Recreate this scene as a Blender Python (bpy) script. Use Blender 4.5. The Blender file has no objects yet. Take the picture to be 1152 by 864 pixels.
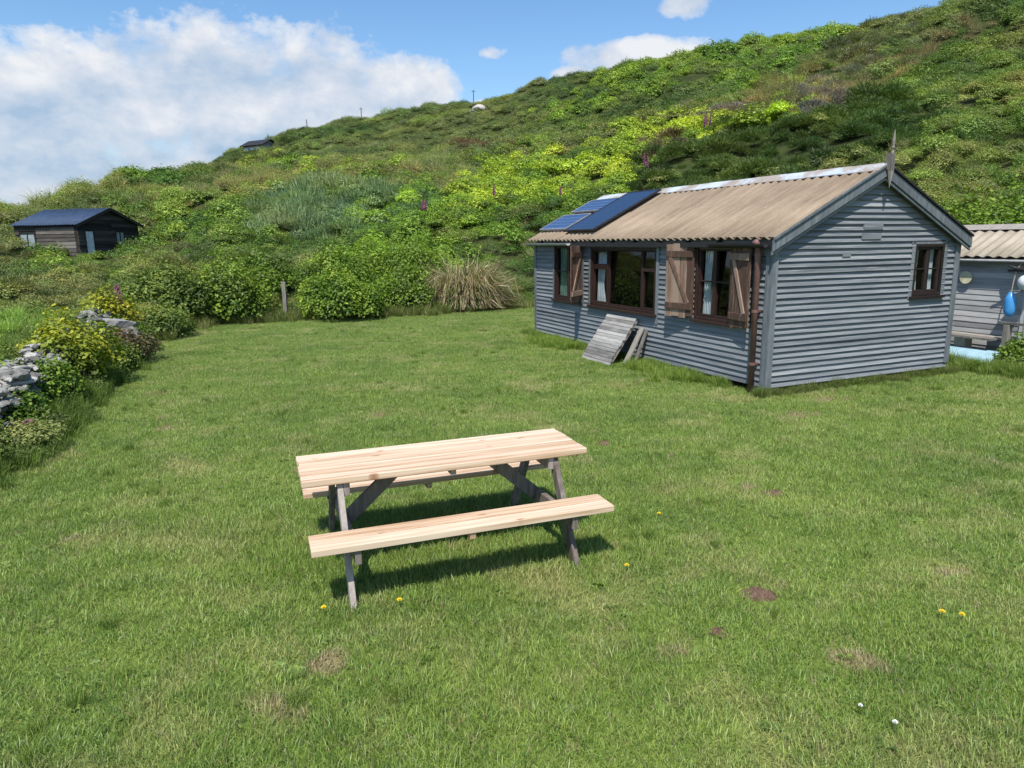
import bpy, bmesh, math, random
import numpy as np
from mathutils import Vector, Matrix
random.seed(7); RNG = np.random.default_rng(11)
S = bpy.context.scene
COL = S.collection
PI = math.pi

# ------------------------------------------------------------------ camera constants
F_PX, PITCH, ROLL, CAM_H = 796.23, 0.2007, -0.012, 2.2214
_F = np.array([0, math.cos(PITCH), -math.sin(PITCH)]); _r = np.array([1., 0, 0]); _u = np.cross(_r, _F)
_R = math.cos(ROLL) * _r + math.sin(ROLL) * _u; _U = -math.sin(ROLL) * _r + math.cos(ROLL) * _u
EYE = np.array([0, 0, CAM_H])
def survey(u, v, r):
    """point seen at bearing/elevation (u, v) standing at ground distance r: used to survey the terrain profile"""
    d = (u - 576) / F_PX * _R - (v - 432) / F_PX * _U + _F
    return EYE + d * (r / math.hypot(d[0], d[1]))
def bearing_of(P):
    d = np.asarray(P, float) - EYE
    x, y, z = d @ _R, d @ _U, d @ _F
    z = np.where(np.abs(z) < 1e-3, 1e-3, z)
    return 576 + F_PX * x / z, 432 - F_PX * y / z, z

# ------------------------------------------------------------------ value noise (numpy)
_perm = np.random.default_rng(5).random((256, 256))
def vnoise(x, y):
    xi = np.floor(x).astype(int); yi = np.floor(y).astype(int); fx = x - xi; fy = y - yi
    fx = fx * fx * (3 - 2 * fx); fy = fy * fy * (3 - 2 * fy)
    a = _perm[xi % 256, yi % 256]; b = _perm[(xi + 1) % 256, yi % 256]
    c = _perm[xi % 256, (yi + 1) % 256]; d = _perm[(xi + 1) % 256, (yi + 1) % 256]
    return (a * (1 - fx) + b * fx) * (1 - fy) + (c * (1 - fx) + d * fx) * fy
def fbm(x, y, o=4):
    s = 0; a = .5
    for i in range(o):
        s = s + a * vnoise(x * 2 ** i + 17.3 * i, y * 2 ** i + 9.1 * i); a *= .5
    return s / (1 - .5 ** o)

# ------------------------------------------------------------------ terrain
# profile per bearing column: list of (distance, photo row or ('z', height))
Z = lambda v: ('z', v)
PROF = {
 -420: [(6.3, Z(0)), (12, Z(.25)), (30, Z(.7)), (60, Z(3.6)), (95, Z(-3)), (200, Z(-15)), (260, Z(-25))],
    0: [(8.7, Z(0)), (13, Z(.3)), (42, Z(1.0)), (66, 240), (100, Z(-1)), (200, Z(-15)), (260, Z(-25))],
  110: [(14.0, Z(0)), (18, Z(.35)), (43, Z(1.1)), (75, 211), (110, Z(2)), (200, Z(-10)), (260, Z(-22))],
  200: [(21, Z(0)), (25, Z(.4)), (46, Z(2.2)), (86, 198), (118, Z(8)), (188, 203), (260, Z(8))],
  245: [(21.3, Z(0)), (26, Z(.5)), (45, 247), (90, 195), (125, 199), (186, 188), (260, Z(10))],
  330: [(21.5, Z(0)), (26, Z(.6)), (45, 243), (88, 194), (120, 184), (190, 155), (260, Z(22))],
  480: [(21.7, Z(0)), (26, Z(.7)), (42, 243), (80, 188), (110, 176), (190, 130), (260, Z(27))],
  570: [(23.6, Z(0)), (28, Z(.8)), (42, 238), (75, 174), (100, 163), (180, 121), (260, Z(28))],
  640: [(24.2, Z(0)), (28, Z(.9)), (40, 233), (66, 159), (90, 150), (165, 98), (250, Z(30))],
  760: [(22, Z(0)), (26, Z(1.0)), (36, 229), (58, 134), (80, 128), (140, 75), (230, Z(32))],
  900: [(20, Z(0)), (23, Z(.8)), (33, 224), (55, 116), (75, 105), (125, 53), (220, Z(34))],
 1040: [(18.6, Z(0)), (21.5, Z(.8)), (31, 219), (55, 114), (72, 88), (115, 20), (210, Z(36))],
 1152: [(18.2, Z(0)), (21, Z(.8)), (30, 209), (52, 104), (70, 63), (110, -26), (210, Z(38))],
 1500: [(17, Z(0)), (20, Z(1)), (28, Z(5)), (50, Z(14)), (70, Z(21)), (105, Z(38)), (210, Z(38))],
}
_az, _kr, _kz = [], [], []
for u, prof in PROF.items():
    p = survey(u, 200, 10); _az.append(math.atan2(p[0], p[1])); rr, zz = [0], [0]
    for r, q in prof:
        rr.append(r); zz.append(q[1] if isinstance(q, tuple) else survey(u, q, r)[2])
    _kr.append(rr); _kz.append(zz)
_az = [-PI, -2.2, -1.35] + _az + [1.5, 2.3, PI]
flat = ([0, 14, 25, 40, 70, 110, 200, 260], [0, 0, -.4, -1, -3, -8, -20, -25])
lft = ([0, 5.4, 12, 30, 60, 95, 200, 260], [0, 0, .1, .2, 0, -6, -18, -25])
rgt = ([0, 17, 21, 30, 52, 75, 110, 210], [0, 0, .8, 4, 11, 17, 28, 30])
_kr = [flat[0], flat[0], lft[0]] + _kr + [rgt[0], flat[0], flat[0]]
_kz = [flat[1], flat[1], lft[1]] + _kz + [rgt[1], flat[1], flat[1]]
_az = np.array(_az); _kr = np.array(_kr, float); _kz = np.array(_kz, float)
def _prof_at(az):
    i = np.clip(np.searchsorted(_az, az) - 1, 0, len(_az) - 2)
    t = np.clip((az - _az[i]) / (_az[i + 1] - _az[i]), 0, 1)[..., None]
    return _kr[i] * (1 - t) + _kr[i + 1] * t, _kz[i] * (1 - t) + _kz[i + 1] * t
def lawn_edge(az): return _prof_at(np.asarray(az, float))[0][..., 1]
def height(x, y, bumps=True):
    x = np.asarray(x, float); y = np.asarray(y, float)
    r = np.hypot(x, y); az = np.arctan2(x, y)
    kr, kz = _prof_at(az)
    # monotone cubic-ish (Catmull/hermite with limited slopes) along r
    n = kr.shape[-1]
    sl = (kz[..., 1:] - kz[..., :-1]) / np.maximum(kr[..., 1:] - kr[..., :-1], 1e-6)
    m = np.zeros_like(kz)
    a, b = sl[..., :-1], sl[..., 1:]
    m[..., 1:-1] = np.where(a * b > 0, 2 * a * b / np.where(np.abs(a + b) < 1e-9, 1, a + b), 0)
    m[..., -1] = sl[..., -1] * .3
    z = np.zeros_like(r)
    for k in range(n - 1):
        r0, r1 = kr[..., k], kr[..., k + 1]; h = np.maximum(r1 - r0, 1e-6); t = np.clip((r - r0) / h, 0, 1)
        zz = ((2 * t**3 - 3 * t**2 + 1) * kz[..., k] + (t**3 - 2 * t**2 + t) * h * m[..., k]
              + (-2 * t**3 + 3 * t**2) * kz[..., k + 1] + (t**3 - t**2) * h * m[..., k + 1])
        z = np.where((r >= r0), zz, z)
    last = kr[..., -1]
    z = np.where(r > last, kz[..., -1] - (r - last) * .06, z)
    z = np.maximum(z, -60)
    if bumps:
        w = np.clip((r - kr[..., 1]) / 4, 0, 1)
        amp = .35 + .012 * np.clip(r, 0, 160)
        z = z + w * amp * (fbm(x * .16 + 40, y * .16 + 40, 3) - .5) * 1.5 + w * np.clip((r - 45) / 60, 0, 1) * 1.8 * (fbm(x * .05 + 9, y * .05 + 3, 3) - .5)
        z = z + (1 - w) * .02 * (fbm(x * .6 + 90, y * .6 + 90, 3) - .5)
    return z

# ------------------------------------------------------------------ materials
MATS = {}
class NT:
    def __init__(s, nt): s.nt = nt
    def n(s, t, **kw):
        nd = s.nt.nodes.new(t)
        for k, v in kw.items():
            if k.startswith('i_'):
                key = k[2:]; key = int(key) if key.isdigit() else key
                nd.inputs[key].default_value = v
            else: setattr(nd, k, v)
        return nd
    def l(s, a, b): s.nt.links.new(a, b)
    def math(s, op, a, b=None, c=None, clamp=False):
        nd = s.nt.nodes.new('ShaderNodeMath'); nd.operation = op; nd.use_clamp = clamp
        for i, q in enumerate((a, b, c)):
            if q is None: continue
            if isinstance(q, (int, float)): nd.inputs[i].default_value = q
            else: s.l(q, nd.inputs[i])
        return nd.outputs[0]
    def ramp(s, fac, stops, interp='LINEAR'):
        nd = s.nt.nodes.new('ShaderNodeValToRGB'); cr = nd.color_ramp; cr.interpolation = interp
        while len(cr.elements) < len(stops): cr.elements.new(.5)
        for e, (p, c) in zip(cr.elements, stops):
            e.position = p; e.color = (*c, 1) if len(c) == 3 else c
        s.l(fac, nd.inputs[0]); return nd.outputs[0]
    def mix(s, fac, a, b, blend='MIX'):
        nd = s.nt.nodes.new('ShaderNodeMix'); nd.data_type = 'RGBA'; nd.blend_type = blend
        for i, q in ((0, fac), (6, a), (7, b)):
            if isinstance(q, (int, float)): nd.inputs[i].default_value = q
            elif isinstance(q, tuple): nd.inputs[i].default_value = (*q, 1)
            else: s.l(q, nd.inputs[i])
        return nd.outputs[2]
    def noise(s, vec, scale, detail=4, rough=.55, dist=0):
        nd = s.n('ShaderNodeTexNoise', i_Scale=scale, i_Detail=detail, i_Roughness=rough, i_Distortion=dist)
        if vec is not None: s.l(vec, nd.inputs['Vector'])
        return nd.outputs['Fac']
    def mapping(s, vec, scale=(1, 1, 1), loc=(0, 0, 0), rot=(0, 0, 0)):
        nd = s.n('ShaderNodeMapping'); nd.inputs['Scale'].default_value = scale
        nd.inputs['Location'].default_value = loc; nd.inputs['Rotation'].default_value = rot
        s.l(vec, nd.inputs['Vector']); return nd.outputs[0]
def new_mat(name):
    m = bpy.data.materials.new(name); m.use_nodes = True; m.node_tree.nodes.clear()
    t = NT(m.node_tree); out = t.n('ShaderNodeOutputMaterial'); MATS[name] = m
    return m, t, out
def principled(t, out, color, rough=.8, spec=.3, bump=None, bstr=.3, bdist=.01, metal=0):
    p = t.n('ShaderNodeBsdfPrincipled')
    if isinstance(color, tuple): p.inputs['Base Color'].default_value = (*color, 1)
    else: t.l(color, p.inputs['Base Color'])
    if isinstance(rough, (int, float)): p.inputs['Roughness'].default_value = rough
    else: t.l(rough, p.inputs['Roughness'])
    p.inputs['Specular IOR Level'].default_value = spec; p.inputs['Metallic'].default_value = metal
    if bump is not None:
        b = t.n('ShaderNodeBump', i_Strength=bstr, i_Distance=bdist); t.l(bump, b.inputs['Height']); t.l(b.outputs[0], p.inputs['Normal'])
    t.l(p.outputs[0], out.inputs[0]); return p
def obj_coord(t): return t.n('ShaderNodeTexCoord').outputs['Object']
def shade_attr(t): return t.n('ShaderNodeAttribute', attribute_name='shade').outputs['Fac']

def wood_mat(name, stops, grain=(40, 3, 40), rough=.75, wear=None, var=.35, knots=None, bstr=.25, spec=.2):
    """grain runs along the second axis of the 'grain' scale (small value); attribute shade varies board by board"""
    m, t, out = new_mat(name); oc = obj_coord(t); sh = shade_attr(t)
    off = t.n('ShaderNodeVectorMath', operation='ADD'); t.l(oc, off.inputs[0])
    cmb = t.n('ShaderNodeCombineXYZ'); k = t.math('MULTIPLY', sh, 31.7)
    t.l(k, cmb.inputs[0]); t.l(k, cmb.inputs[1]); t.l(k, cmb.inputs[2]); t.l(cmb.outputs[0], off.inputs[1])
    v = t.mapping(off.outputs[0], grain)
    g = t.noise(v, 1.0, 5, .6, .4)
    g2 = t.noise(t.mapping(off.outputs[0], (grain[0] * .15, grain[1] * .35, grain[2] * .15)), 1.0, 3)
    f = t.math('ADD', t.math('MULTIPLY', g, .65), t.math('MULTIPLY', g2, .35))
    f = t.math('ADD', f, t.math('MULTIPLY', t.math('SUBTRACT', sh, .5), var))
    c = t.ramp(f, stops)
    if wear:
        w = t.noise(t.mapping(off.outputs[0], tuple(x * .5 for x in grain)), 1.3, 6, .7)
        c = t.mix(t.ramp(w, [(wear[1], (0, 0, 0)), (wear[1] + .12, (1, 1, 1))]), c, wear[0])
    if knots:
        vo = t.n('ShaderNodeTexVoronoi', i_Scale=knots[1]); t.l(t.mapping(off.outputs[0], (1, 1, .05) if len(knots) < 4 else knots[3]), vo.inputs['Vector'])
        kf = t.ramp(vo.outputs['Distance'], [(0, (1, 1, 1)), (knots[2], (.6, .6, .6)), (knots[2] * 1.6, (0, 0, 0))])
        c = t.mix(kf, c, knots[0])
    principled(t, out, c, rough, spec, g, bstr, .004); return m

wood_mat('grey_paint_wood', [(.32, (.09, .099, .108)), (.45, (.152, .165, .178)), (.56, (.20, .215, .230)), (.70, (.31, .322, .328))], (1.6, 1.6, 80), .7, wear=((.33, .33, .315), .565), var=.16)
wood_mat('grey_trim_wood', [(.3, (.085, .098, .11)), (.5, (.14, .157, .172)), (.7, (.22, .24, .25))], (25, 25, 4), .7, var=.2)
wood_mat('shed_wood', [(.2, (.20, .20, .205)), (.5, (.36, .36, .36)), (.8, (.52, .52, .51))], (3, 3, 45), .8, var=.6)
wood_mat('brown_frame_wood', [(.2, (.014, .007, .006)), (.6, (.036, .017, .013)), (.9, (.075, .04, .03))], (30, 30, 6), .55, var=.3, spec=.35)
wood_mat('near_black_wood', [(.2, (.010, .007, .006)), (.6, (.024, .015, .013)), (.9, (.05, .035, .03))], (30, 30, 6), .55, var=.3, spec=.35)
wood_mat('shutter_wood', [(.3, (.085, .05, .036)), (.48, (.19, .118, .085)), (.66, (.31, .22, .165))], (26, 26, 3), .75, wear=((.34, .26, .22), .60), var=.5)
wood_mat('silver_wood', [(.2, (.09, .085, .08)), (.5, (.24, .23, .215)), (.8, (.42, .41, .39))], (4, 4, 40), .85, wear=((.07, .06, .05), .64), var=.5)
wood_mat('silver_wood_upright', [(.2, (.09, .08, .07)), (.5, (.22, .20, .175)), (.8, (.36, .33, .29))], (30, 30, 4), .85, var=.4)
wood_mat('pine_top', [(.33, (.30, .17, .095)), (.43, (.46, .30, .185)), (.52, (.60, .445, .31)), (.66, (.70, .57, .435))], (1.1, 42, 42), .6, var=.16, knots=((.30, .15, .08), 3.4, .085, (1, 2.6, .4)), spec=.25)
wood_mat('old_leg_wood', [(.25, (.10, .083, .07)), (.5, (.225, .19, .165)), (.75, (.36, .32, .285))], (30, 30, 4), .8, var=.4)
wood_mat('dark_hut_wood', [(.2, (.010, .009, .008)), (.5, (.030, .025, .022)), (.8, (.085, .072, .062))], (1.2, 1.2, 14), .8, var=.5)
wood_mat('brown_hut_wood', [(.2, (.05, .045, .04)), (.5, (.12, .105, .09)), (.8, (.22, .20, .18))], (1.2, 1.2, 14), .8, var=.5)
def plain(name, c, rough=.6, spec=.4, metal=0, nscale=6, namt=.25):
    m, t, out = new_mat(name); n = t.noise(obj_coord(t), nscale, 6, .6)
    lo = tuple(x * (1 - namt) for x in c); hi = tuple(min(1, x * (1 + namt)) for x in c)
    principled(t, out, t.ramp(n, [(.3, lo), (.7, hi)]), rough, spec, metal=metal); return m
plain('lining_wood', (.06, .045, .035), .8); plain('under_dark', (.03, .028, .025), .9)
plain('pipe_paint', (.17, .088, .075), .5, .4); plain('gutter_paint', (.33, .33, .33), .5); plain('dark_paint', (.022, .02, .02), .6)
plain('white_cloth', (.62, .66, .68), .9, .1); plain('green_cloth', (.16, .25, .21), .9, .1)
plain('blue_plastic', (.055, .27, .60), .35, .5, nscale=9, namt=.12); plain('white_plastic', (.62, .64, .66), .4, .5, namt=.15)
plain('cream_paint', (.60, .56, .38), .6); plain('pale_blue_paint', (.29, .45, .53), .55, .4, nscale=5, namt=.18)
plain('blue_roof_metal', (.035, .06, .11), .7, .2, nscale=3); plain('black_rubber', (.02, .02, .02), .6)
plain('rope_fibre', (.35, .30, .22), .9); plain('concrete', (.38, .36, .33), .9); plain('white_frame', (.7, .7, .7), .4)
plain('galvanised', (.34, .35, .37), .45, .5, .4); plain('ridge_zinc', (.60, .63, .66), .5, .4, .2, 3, .2)
plain('steel_bolt', (.10, .09, .085), .5, .5, .6)
m, t, out = new_mat('window_glass')
tr = t.n('ShaderNodeBsdfTransparent'); tr.inputs[0].default_value = (.72, .76, .76, 1); gl = t.n('ShaderNodeBsdfGlossy'); gl.inputs['Roughness'].default_value = .02
lw = t.n('ShaderNodeLayerWeight', i_Blend=.5); ms = t.n('ShaderNodeMixShader')
t.l(t.math('ADD', t.math('MULTIPLY', t.math('POWER', lw.outputs['Facing'], 5.0), .92), .075, clamp=True), ms.inputs[0]); t.l(tr.outputs[0], ms.inputs[1]); t.l(gl.outputs[0], ms.inputs[2]); t.l(ms.outputs[0], out.inputs[0])
# cement roof
def roof_mat(name, c_lo, c_mid, c_hi, lich):
    m, t, out = new_mat(name); oc = obj_coord(t)
    streak = t.noise(t.mapping(oc, (.7, 7, .7)), 1.4, 6, .7)
    big = t.noise(oc, 1.1, 4, .6); fine = t.noise(oc, 45, 3, .6)
    f = t.math('ADD', t.math('MULTIPLY', streak, .5), t.math('ADD', t.math('MULTIPLY', big, .3), t.math('MULTIPLY', fine, .2)))
    c = t.ramp(f, [(.38, c_lo), (.5, c_mid), (.61, c_hi)])
    li = t.noise(oc, 14, 5, .7)
    c = t.mix(t.ramp(li, [(.62, (0, 0, 0)), (.70, (1, 1, 1))]), c, lich)
    principled(t, out, c, .85, .2, fine, .3, .003)
roof_mat('cement_roof', (.195, .145, .098), (.275, .210, .147), (.35, .275, .195), (.32, .28, .225))
roof_mat('pale_cement_roof', (.26, .22, .165), (.36, .31, .24), (.45, .395, .31), (.32, .30, .24))
# ridge with worn paint
m, t, out = new_mat('ridge_cap_metal'); oc = obj_coord(t); n = t.noise(oc, 1.6, 5, .6); n2 = t.noise(oc, 20, 4, .6)
c = t.ramp(t.math('ADD', t.math('MULTIPLY', n, .8), t.math('MULTIPLY', n2, .2)), [(.36, (.50, .56, .62)), (.47, (.42, .46, .50)), (.53, (.34, .30, .26)), (.65, (.28, .235, .19))])
principled(t, out, c, .55, .4)
# solar panels
m, t, out = new_mat('solar_cells'); oc = obj_coord(t)
br = t.n('ShaderNodeTexBrick', offset=0.0, i_Scale=1.0); br.inputs['Mortar Size'].default_value = .007; br.inputs['Brick Width'].default_value = .156; br.inputs['Row Height'].default_value = .156
br.inputs['Color1'].default_value = (.010, .028, .095, 1); br.inputs['Color2'].default_value = (.014, .038, .12, 1); br.inputs['Mortar'].default_value = (.14, .2, .32, 1)
t.l(oc, br.inputs['Vector']); principled(t, out, br.outputs[0], .22, .35)
m, t, out = new_mat('collector_glass'); oc = obj_coord(t)
wv = t.n('ShaderNodeTexWave', wave_type='BANDS', bands_direction='X', i_Scale=2.2, i_Distortion=.0); t.l(oc, wv.inputs[0])
principled(t, out, t.ramp(wv.outputs[0], [(.0, (.010, .022, .055)), (.9, (.016, .034, .085)), (1, (.02, .035, .08))]), .3, .3)
# stone
m, t, out = new_mat('dry_stone'); oc = obj_coord(t); n = t.noise(oc, 7, 6, .65); sh = shade_attr(t)
c = t.ramp(t.math('ADD', t.math('MULTIPLY', n, .7), t.math('MULTIPLY', sh, .35)), [(.3, (.07, .068, .06)), (.5, (.19, .185, .17)), (.7, (.38, .37, .34))])
li = t.noise(oc, 16, 4, .7); c = t.mix(t.ramp(li, [(.6, (0, 0, 0)), (.68, (.8, .8, .8))]), c, (.42, .42, .38))
principled(t, out, c, .9, .2, n, .6, .03)
m, t, out = new_mat('bare_soil'); oc = obj_coord(t); n = t.noise(oc, 60, 6, .7)
principled(t, out, t.ramp(n, [(.3, (.075, .045, .032)), (.7, (.23, .145, .105))]), .95, .1, n, .8, .02)

def pos_node(t): return t.n('ShaderNodeNewGeometry').outputs['Position']
WORN = [(-1.17, 3.08, .15), (-.98, 3.42, .10), (-3.4, 5.1, .12), (2.1, 6.1, .12), (1.75, 3.4, .15), (3.6, 8.6, .25), (2.9, 4.4, .14), (-.3, 23.6, .6), (.9, 3.5, .10), (-4.2, 8.4, .15), (4.4, 9.5, .3)]
def lawn_tint(t, base_lo, base_mid, base_hi, dry, brown):
    p = pos_node(t)
    flatp = t.mapping(p, (1, 1, 0))
    n1 = t.noise(flatp, .55, 4, .6); n2 = t.noise(t.mapping(flatp, (1, 1, 1), (7, 3, 0)), 3.2, 4, .65)
    n3 = t.noise(t.mapping(flatp, (.35, 2.6, 1), (0, 0, 0), (0, 0, -.35)), .9, 3, .6)
    f = t.math('ADD', t.math('MULTIPLY', n1, .42), t.math('ADD', t.math('MULTIPLY', n2, .33), t.math('MULTIPLY', n3, .25)))
    c = t.ramp(f, [(.34, base_lo), (.5, base_mid), (.64, base_hi)])
    d = t.noise(t.mapping(flatp, (1, 1, 1), (31, 17, 0)), 1.1, 5, .68)
    c = t.mix(t.ramp(d, [(.50, (0, 0, 0)), (.68, (.85, .85, .85))]), c, dry)
    b = t.noise(t.mapping(flatp, (1, 1, 1), (-11, 47, 0)), 2.3, 5, .62)
    c = t.mix(t.ramp(b, [(.64, (0, 0, 0)), (.72, (.8, .8, .8))]), c, brown)
    for (wx, wy, wr) in WORN:                                    # worn patches where the turf is thin
        dn = t.n('ShaderNodeVectorMath', operation='DISTANCE'); t.l(flatp, dn.inputs[0]); dn.inputs[1].default_value = (wx, wy, 0)
        k = t.math('ADD', t.math('DIVIDE', dn.outputs['Value'], wr), t.math('MULTIPLY', t.math('SUBTRACT', n2, .5), 6.0))
        c = t.mix(t.ramp(k, [(.30, (.75, .75, .75)), (1.3, (0, 0, 0))]), c, brown)
    return c, f
# ground sheet: soil-and-moss under the grass, hill colour darkened to stand in for shade in the scrub gaps
m, t, out = new_mat('ground_cover')
c, f = lawn_tint(t, (.10, .155, .028), (.145, .20, .038), (.18, .23, .05), (.27, .245, .095), (.29, .21, .12))
p = pos_node(t); hn = t.noise(p, .5, 5, .65)
hc = t.ramp(hn, [(.3, (.020, .030, .010)), (.5, (.038, .050, .015)), (.7, (.062, .066, .024))])
w = t.n('ShaderNodeAttribute', attribute_name='hill').outputs['Fac']
fine = t.noise(p, 40, 4, .7)
principled(t, out, t.mix(w, c, hc), .95, .1, fine, .5, .03)

def leaf_mat(name, transl=.35, jitter=.35, attr='tint', gloss=.05, rough=.45):
    """leaf colour = instancer / mesh attribute 'tint' varied leaf by leaf ('shade')"""
    m, t, out = new_mat(name)
    a = t.n('ShaderNodeAttribute', attribute_name=attr, attribute_type='INSTANCER' if attr == 'tint' else 'GEOMETRY').outputs['Color']
    sh = shade_attr(t)
    hs = t.n('ShaderNodeHueSaturation'); t.l(a, hs.inputs['Color'])
    t.l(t.math('ADD', t.math('MULTIPLY', sh, -.035), .517), hs.inputs['Hue'])
    t.l(t.math('ADD', t.math('MULTIPLY', sh, 2 * jitter), 1 - jitter), hs.inputs['Value'])
    d = t.n('ShaderNodeBsdfDiffuse'); tl = t.n('ShaderNodeBsdfTranslucent'); t.l(hs.outputs[0], d.inputs[0])
    tc = t.mix(1.0, hs.outputs[0], (1.0, 1.05, .55), 'MULTIPLY'); t.l(tc, tl.inputs[0])
    ms = t.n('ShaderNodeMixShader', i_Fac=transl); t.l(d.outputs[0], ms.inputs[1]); t.l(tl.outputs[0], ms.inputs[2])
    g = t.n('ShaderNodeBsdfGlossy', i_Roughness=rough); g.inputs[0].default_value = (1, 1, 1, 1)
    m2 = t.n('ShaderNodeMixShader', i_Fac=gloss); t.l(ms.outputs[0], m2.inputs[1]); t.l(g.outputs[0], m2.inputs[2]); t.l(m2.outputs[0], out.inputs[0])
    return m
leaf_mat('scrub_leaf', gloss=.02, rough=.55, jitter=.45); leaf_mat('bush_leaf', attr='col', gloss=.02, rough=.55, jitter=.45); leaf_mat('dry_blade', .25, .4, 'col', .02, .6)
# lawn blade
m, t, out = new_mat('lawn_blade')
c, f = lawn_tint(t, (.142, .238, .045), (.238, .350, .066), (.33, .425, .096), (.44, .445, .17), (.45, .36, .21))
sh = shade_attr(t); hs = t.n('ShaderNodeHueSaturation'); t.l(c, hs.inputs['Color'])
t.l(t.math('ADD', t.math('MULTIPLY', sh, .9), .58), hs.inputs['Value']); t.l(t.math('ADD', t.math('MULTIPLY', sh, -.03), .515), hs.inputs['Hue'])
stw = t.math('GREATER_THAN', sh, .93); cc = t.mix(stw, hs.outputs[0], (.34, .27, .14))
d = t.n('ShaderNodeBsdfDiffuse'); tl = t.n('ShaderNodeBsdfTranslucent'); t.l(cc, d.inputs[0]); t.l(cc, tl.inputs[0])
ms = t.n('ShaderNodeMixShader', i_Fac=.4); t.l(d.outputs[0], ms.inputs[1]); t.l(tl.outputs[0], ms.inputs[2])
g = t.n('ShaderNodeBsdfGlossy', i_Roughness=.5); m2 = t.n('ShaderNodeMixShader', i_Fac=.04); t.l(ms.outputs[0], m2.inputs[1]); t.l(g.outputs[0], m2.inputs[2]); t.l(m2.outputs[0], out.inputs[0])
plain('stem_bark', (.07, .05, .035), .9); plain('dandelion_yellow', (.80, .58, .02), .7, .2, namt=.1); plain('petal_pink', (.27, .10, .17), .7, .2, nscale=20); plain('daisy_white', (.75, .75, .72), .8, .2); plain('stalk_green', (.09, .15, .03), .8, .2)
plain('pale_rock', (.44, .40, .35), .9, .2, nscale=.6, namt=.2); plain('far_window', (.55, .58, .60), .3, .5); plain('pole_wood', (.12, .10, .085), .9)

# ------------------------------------------------------------------ mesh builder
class MB:
    def __init__(s): s.v, s.f, s.sh = [], [], []
    def poly(s, pts, shade=None):
        i = len(s.v); s.v += [tuple(p) for p in pts]; s.f.append(tuple(range(i, i + len(pts)))); s.sh.append(random.random() if shade is None else shade)
    def mesh(s, verts, faces, shade=None):
        i = len(s.v); s.v += [tuple(p) for p in verts]; h = random.random() if shade is None else shade
        for f in faces: s.f.append(tuple(i + j for j in f)); s.sh.append(h)
    def hexa(s, p, shade=None):   # p: 8 corners, bottom 4 ccw then top 4
        s.mesh(p, [(0, 3, 2, 1), (4, 5, 6, 7), (0, 1, 5, 4), (1, 2, 6, 5), (2, 3, 7, 6), (3, 0, 4, 7)], shade)
    def box(s, x0, x1, y0, y1, z0, z1, shade=None, M=None):
        p = [(x0, y0, z0), (x1, y0, z0), (x1, y1, z0), (x0, y1, z0), (x0, y0, z1), (x1, y0, z1), (x1, y1, z1), (x0, y1, z1)]
        if M is not None: p = [tuple(M @ Vector(q)) for q in p]
        s.hexa(p, shade)
    def beam(s, a, b, w, h, up=(0, 0, 1), shade=None):
        a, b = Vector(a), Vector(b); d = (b - a).normalized(); x = d.cross(Vector(up)).normalized(); u = x.cross(d).normalized()
        p = [a - x * w / 2 - u * h / 2, a + x * w / 2 - u * h / 2, b + x * w / 2 - u * h / 2, b - x * w / 2 - u * h / 2,
             a - x * w / 2 + u * h / 2, a + x * w / 2 + u * h / 2, b + x * w / 2 + u * h / 2, b - x * w / 2 + u * h / 2]
        s.hexa(p, shade)
    def tube(s, pts, rad, n=10, shade=None, cap=True):
        pts = [Vector(p) for p in pts]; rad = [rad] * len(pts) if isinstance(rad, (int, float)) else rad
        V, Fc = [], []; prev = None
        for i, p in enumerate(pts):
            d = (pts[min(i + 1, len(pts) - 1)] - pts[max(i - 1, 0)]).normalized()
            ref = prev if prev is not None and abs(d.dot(prev)) < .95 else (Vector((1, 0, 0)) if abs(d.x) < .8 else Vector((0, 1, 0)))
            x = (ref - d * ref.dot(d)).normalized(); y = d.cross(x); prev = x
            for k in range(n):
                a = 2 * PI * k / n; V.append(p + (x * math.cos(a) + y * math.sin(a)) * rad[i])
        for i in range(len(pts) - 1):
            for k in range(n): Fc.append((i * n + k, i * n + (k + 1) % n, (i + 1) * n + (k + 1) % n, (i + 1) * n + k))
        if cap: Fc += [tuple(reversed(range(n))), tuple(range((len(pts) - 1) * n, len(pts) * n))]
        s.mesh(V, Fc, shade)
    def build(s, name, mat, parent=None, bevel=0, smooth=False, loc=None):
        me = bpy.data.meshes.new(name); me.from_pydata(s.v, [], s.f)
        at = me.attributes.new('shade', 'FLOAT', 'FACE'); at.data.foreach_set('value', s.sh)
        me.materials.append(MATS[mat]); me.update()
        if smooth: me.polygons.foreach_set('use_smooth', [True] * len(me.polygons))
        o = bpy.data.objects.new(name, me); COL.objects.link(o)
        if parent is not None: o.parent = parent
        if loc is not None: o.location = loc
        if bevel:
            b = o.modifiers.new('edge', 'BEVEL'); b.width = bevel; b.segments = 2; b.limit_method = 'ANGLE'
        return o
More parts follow.
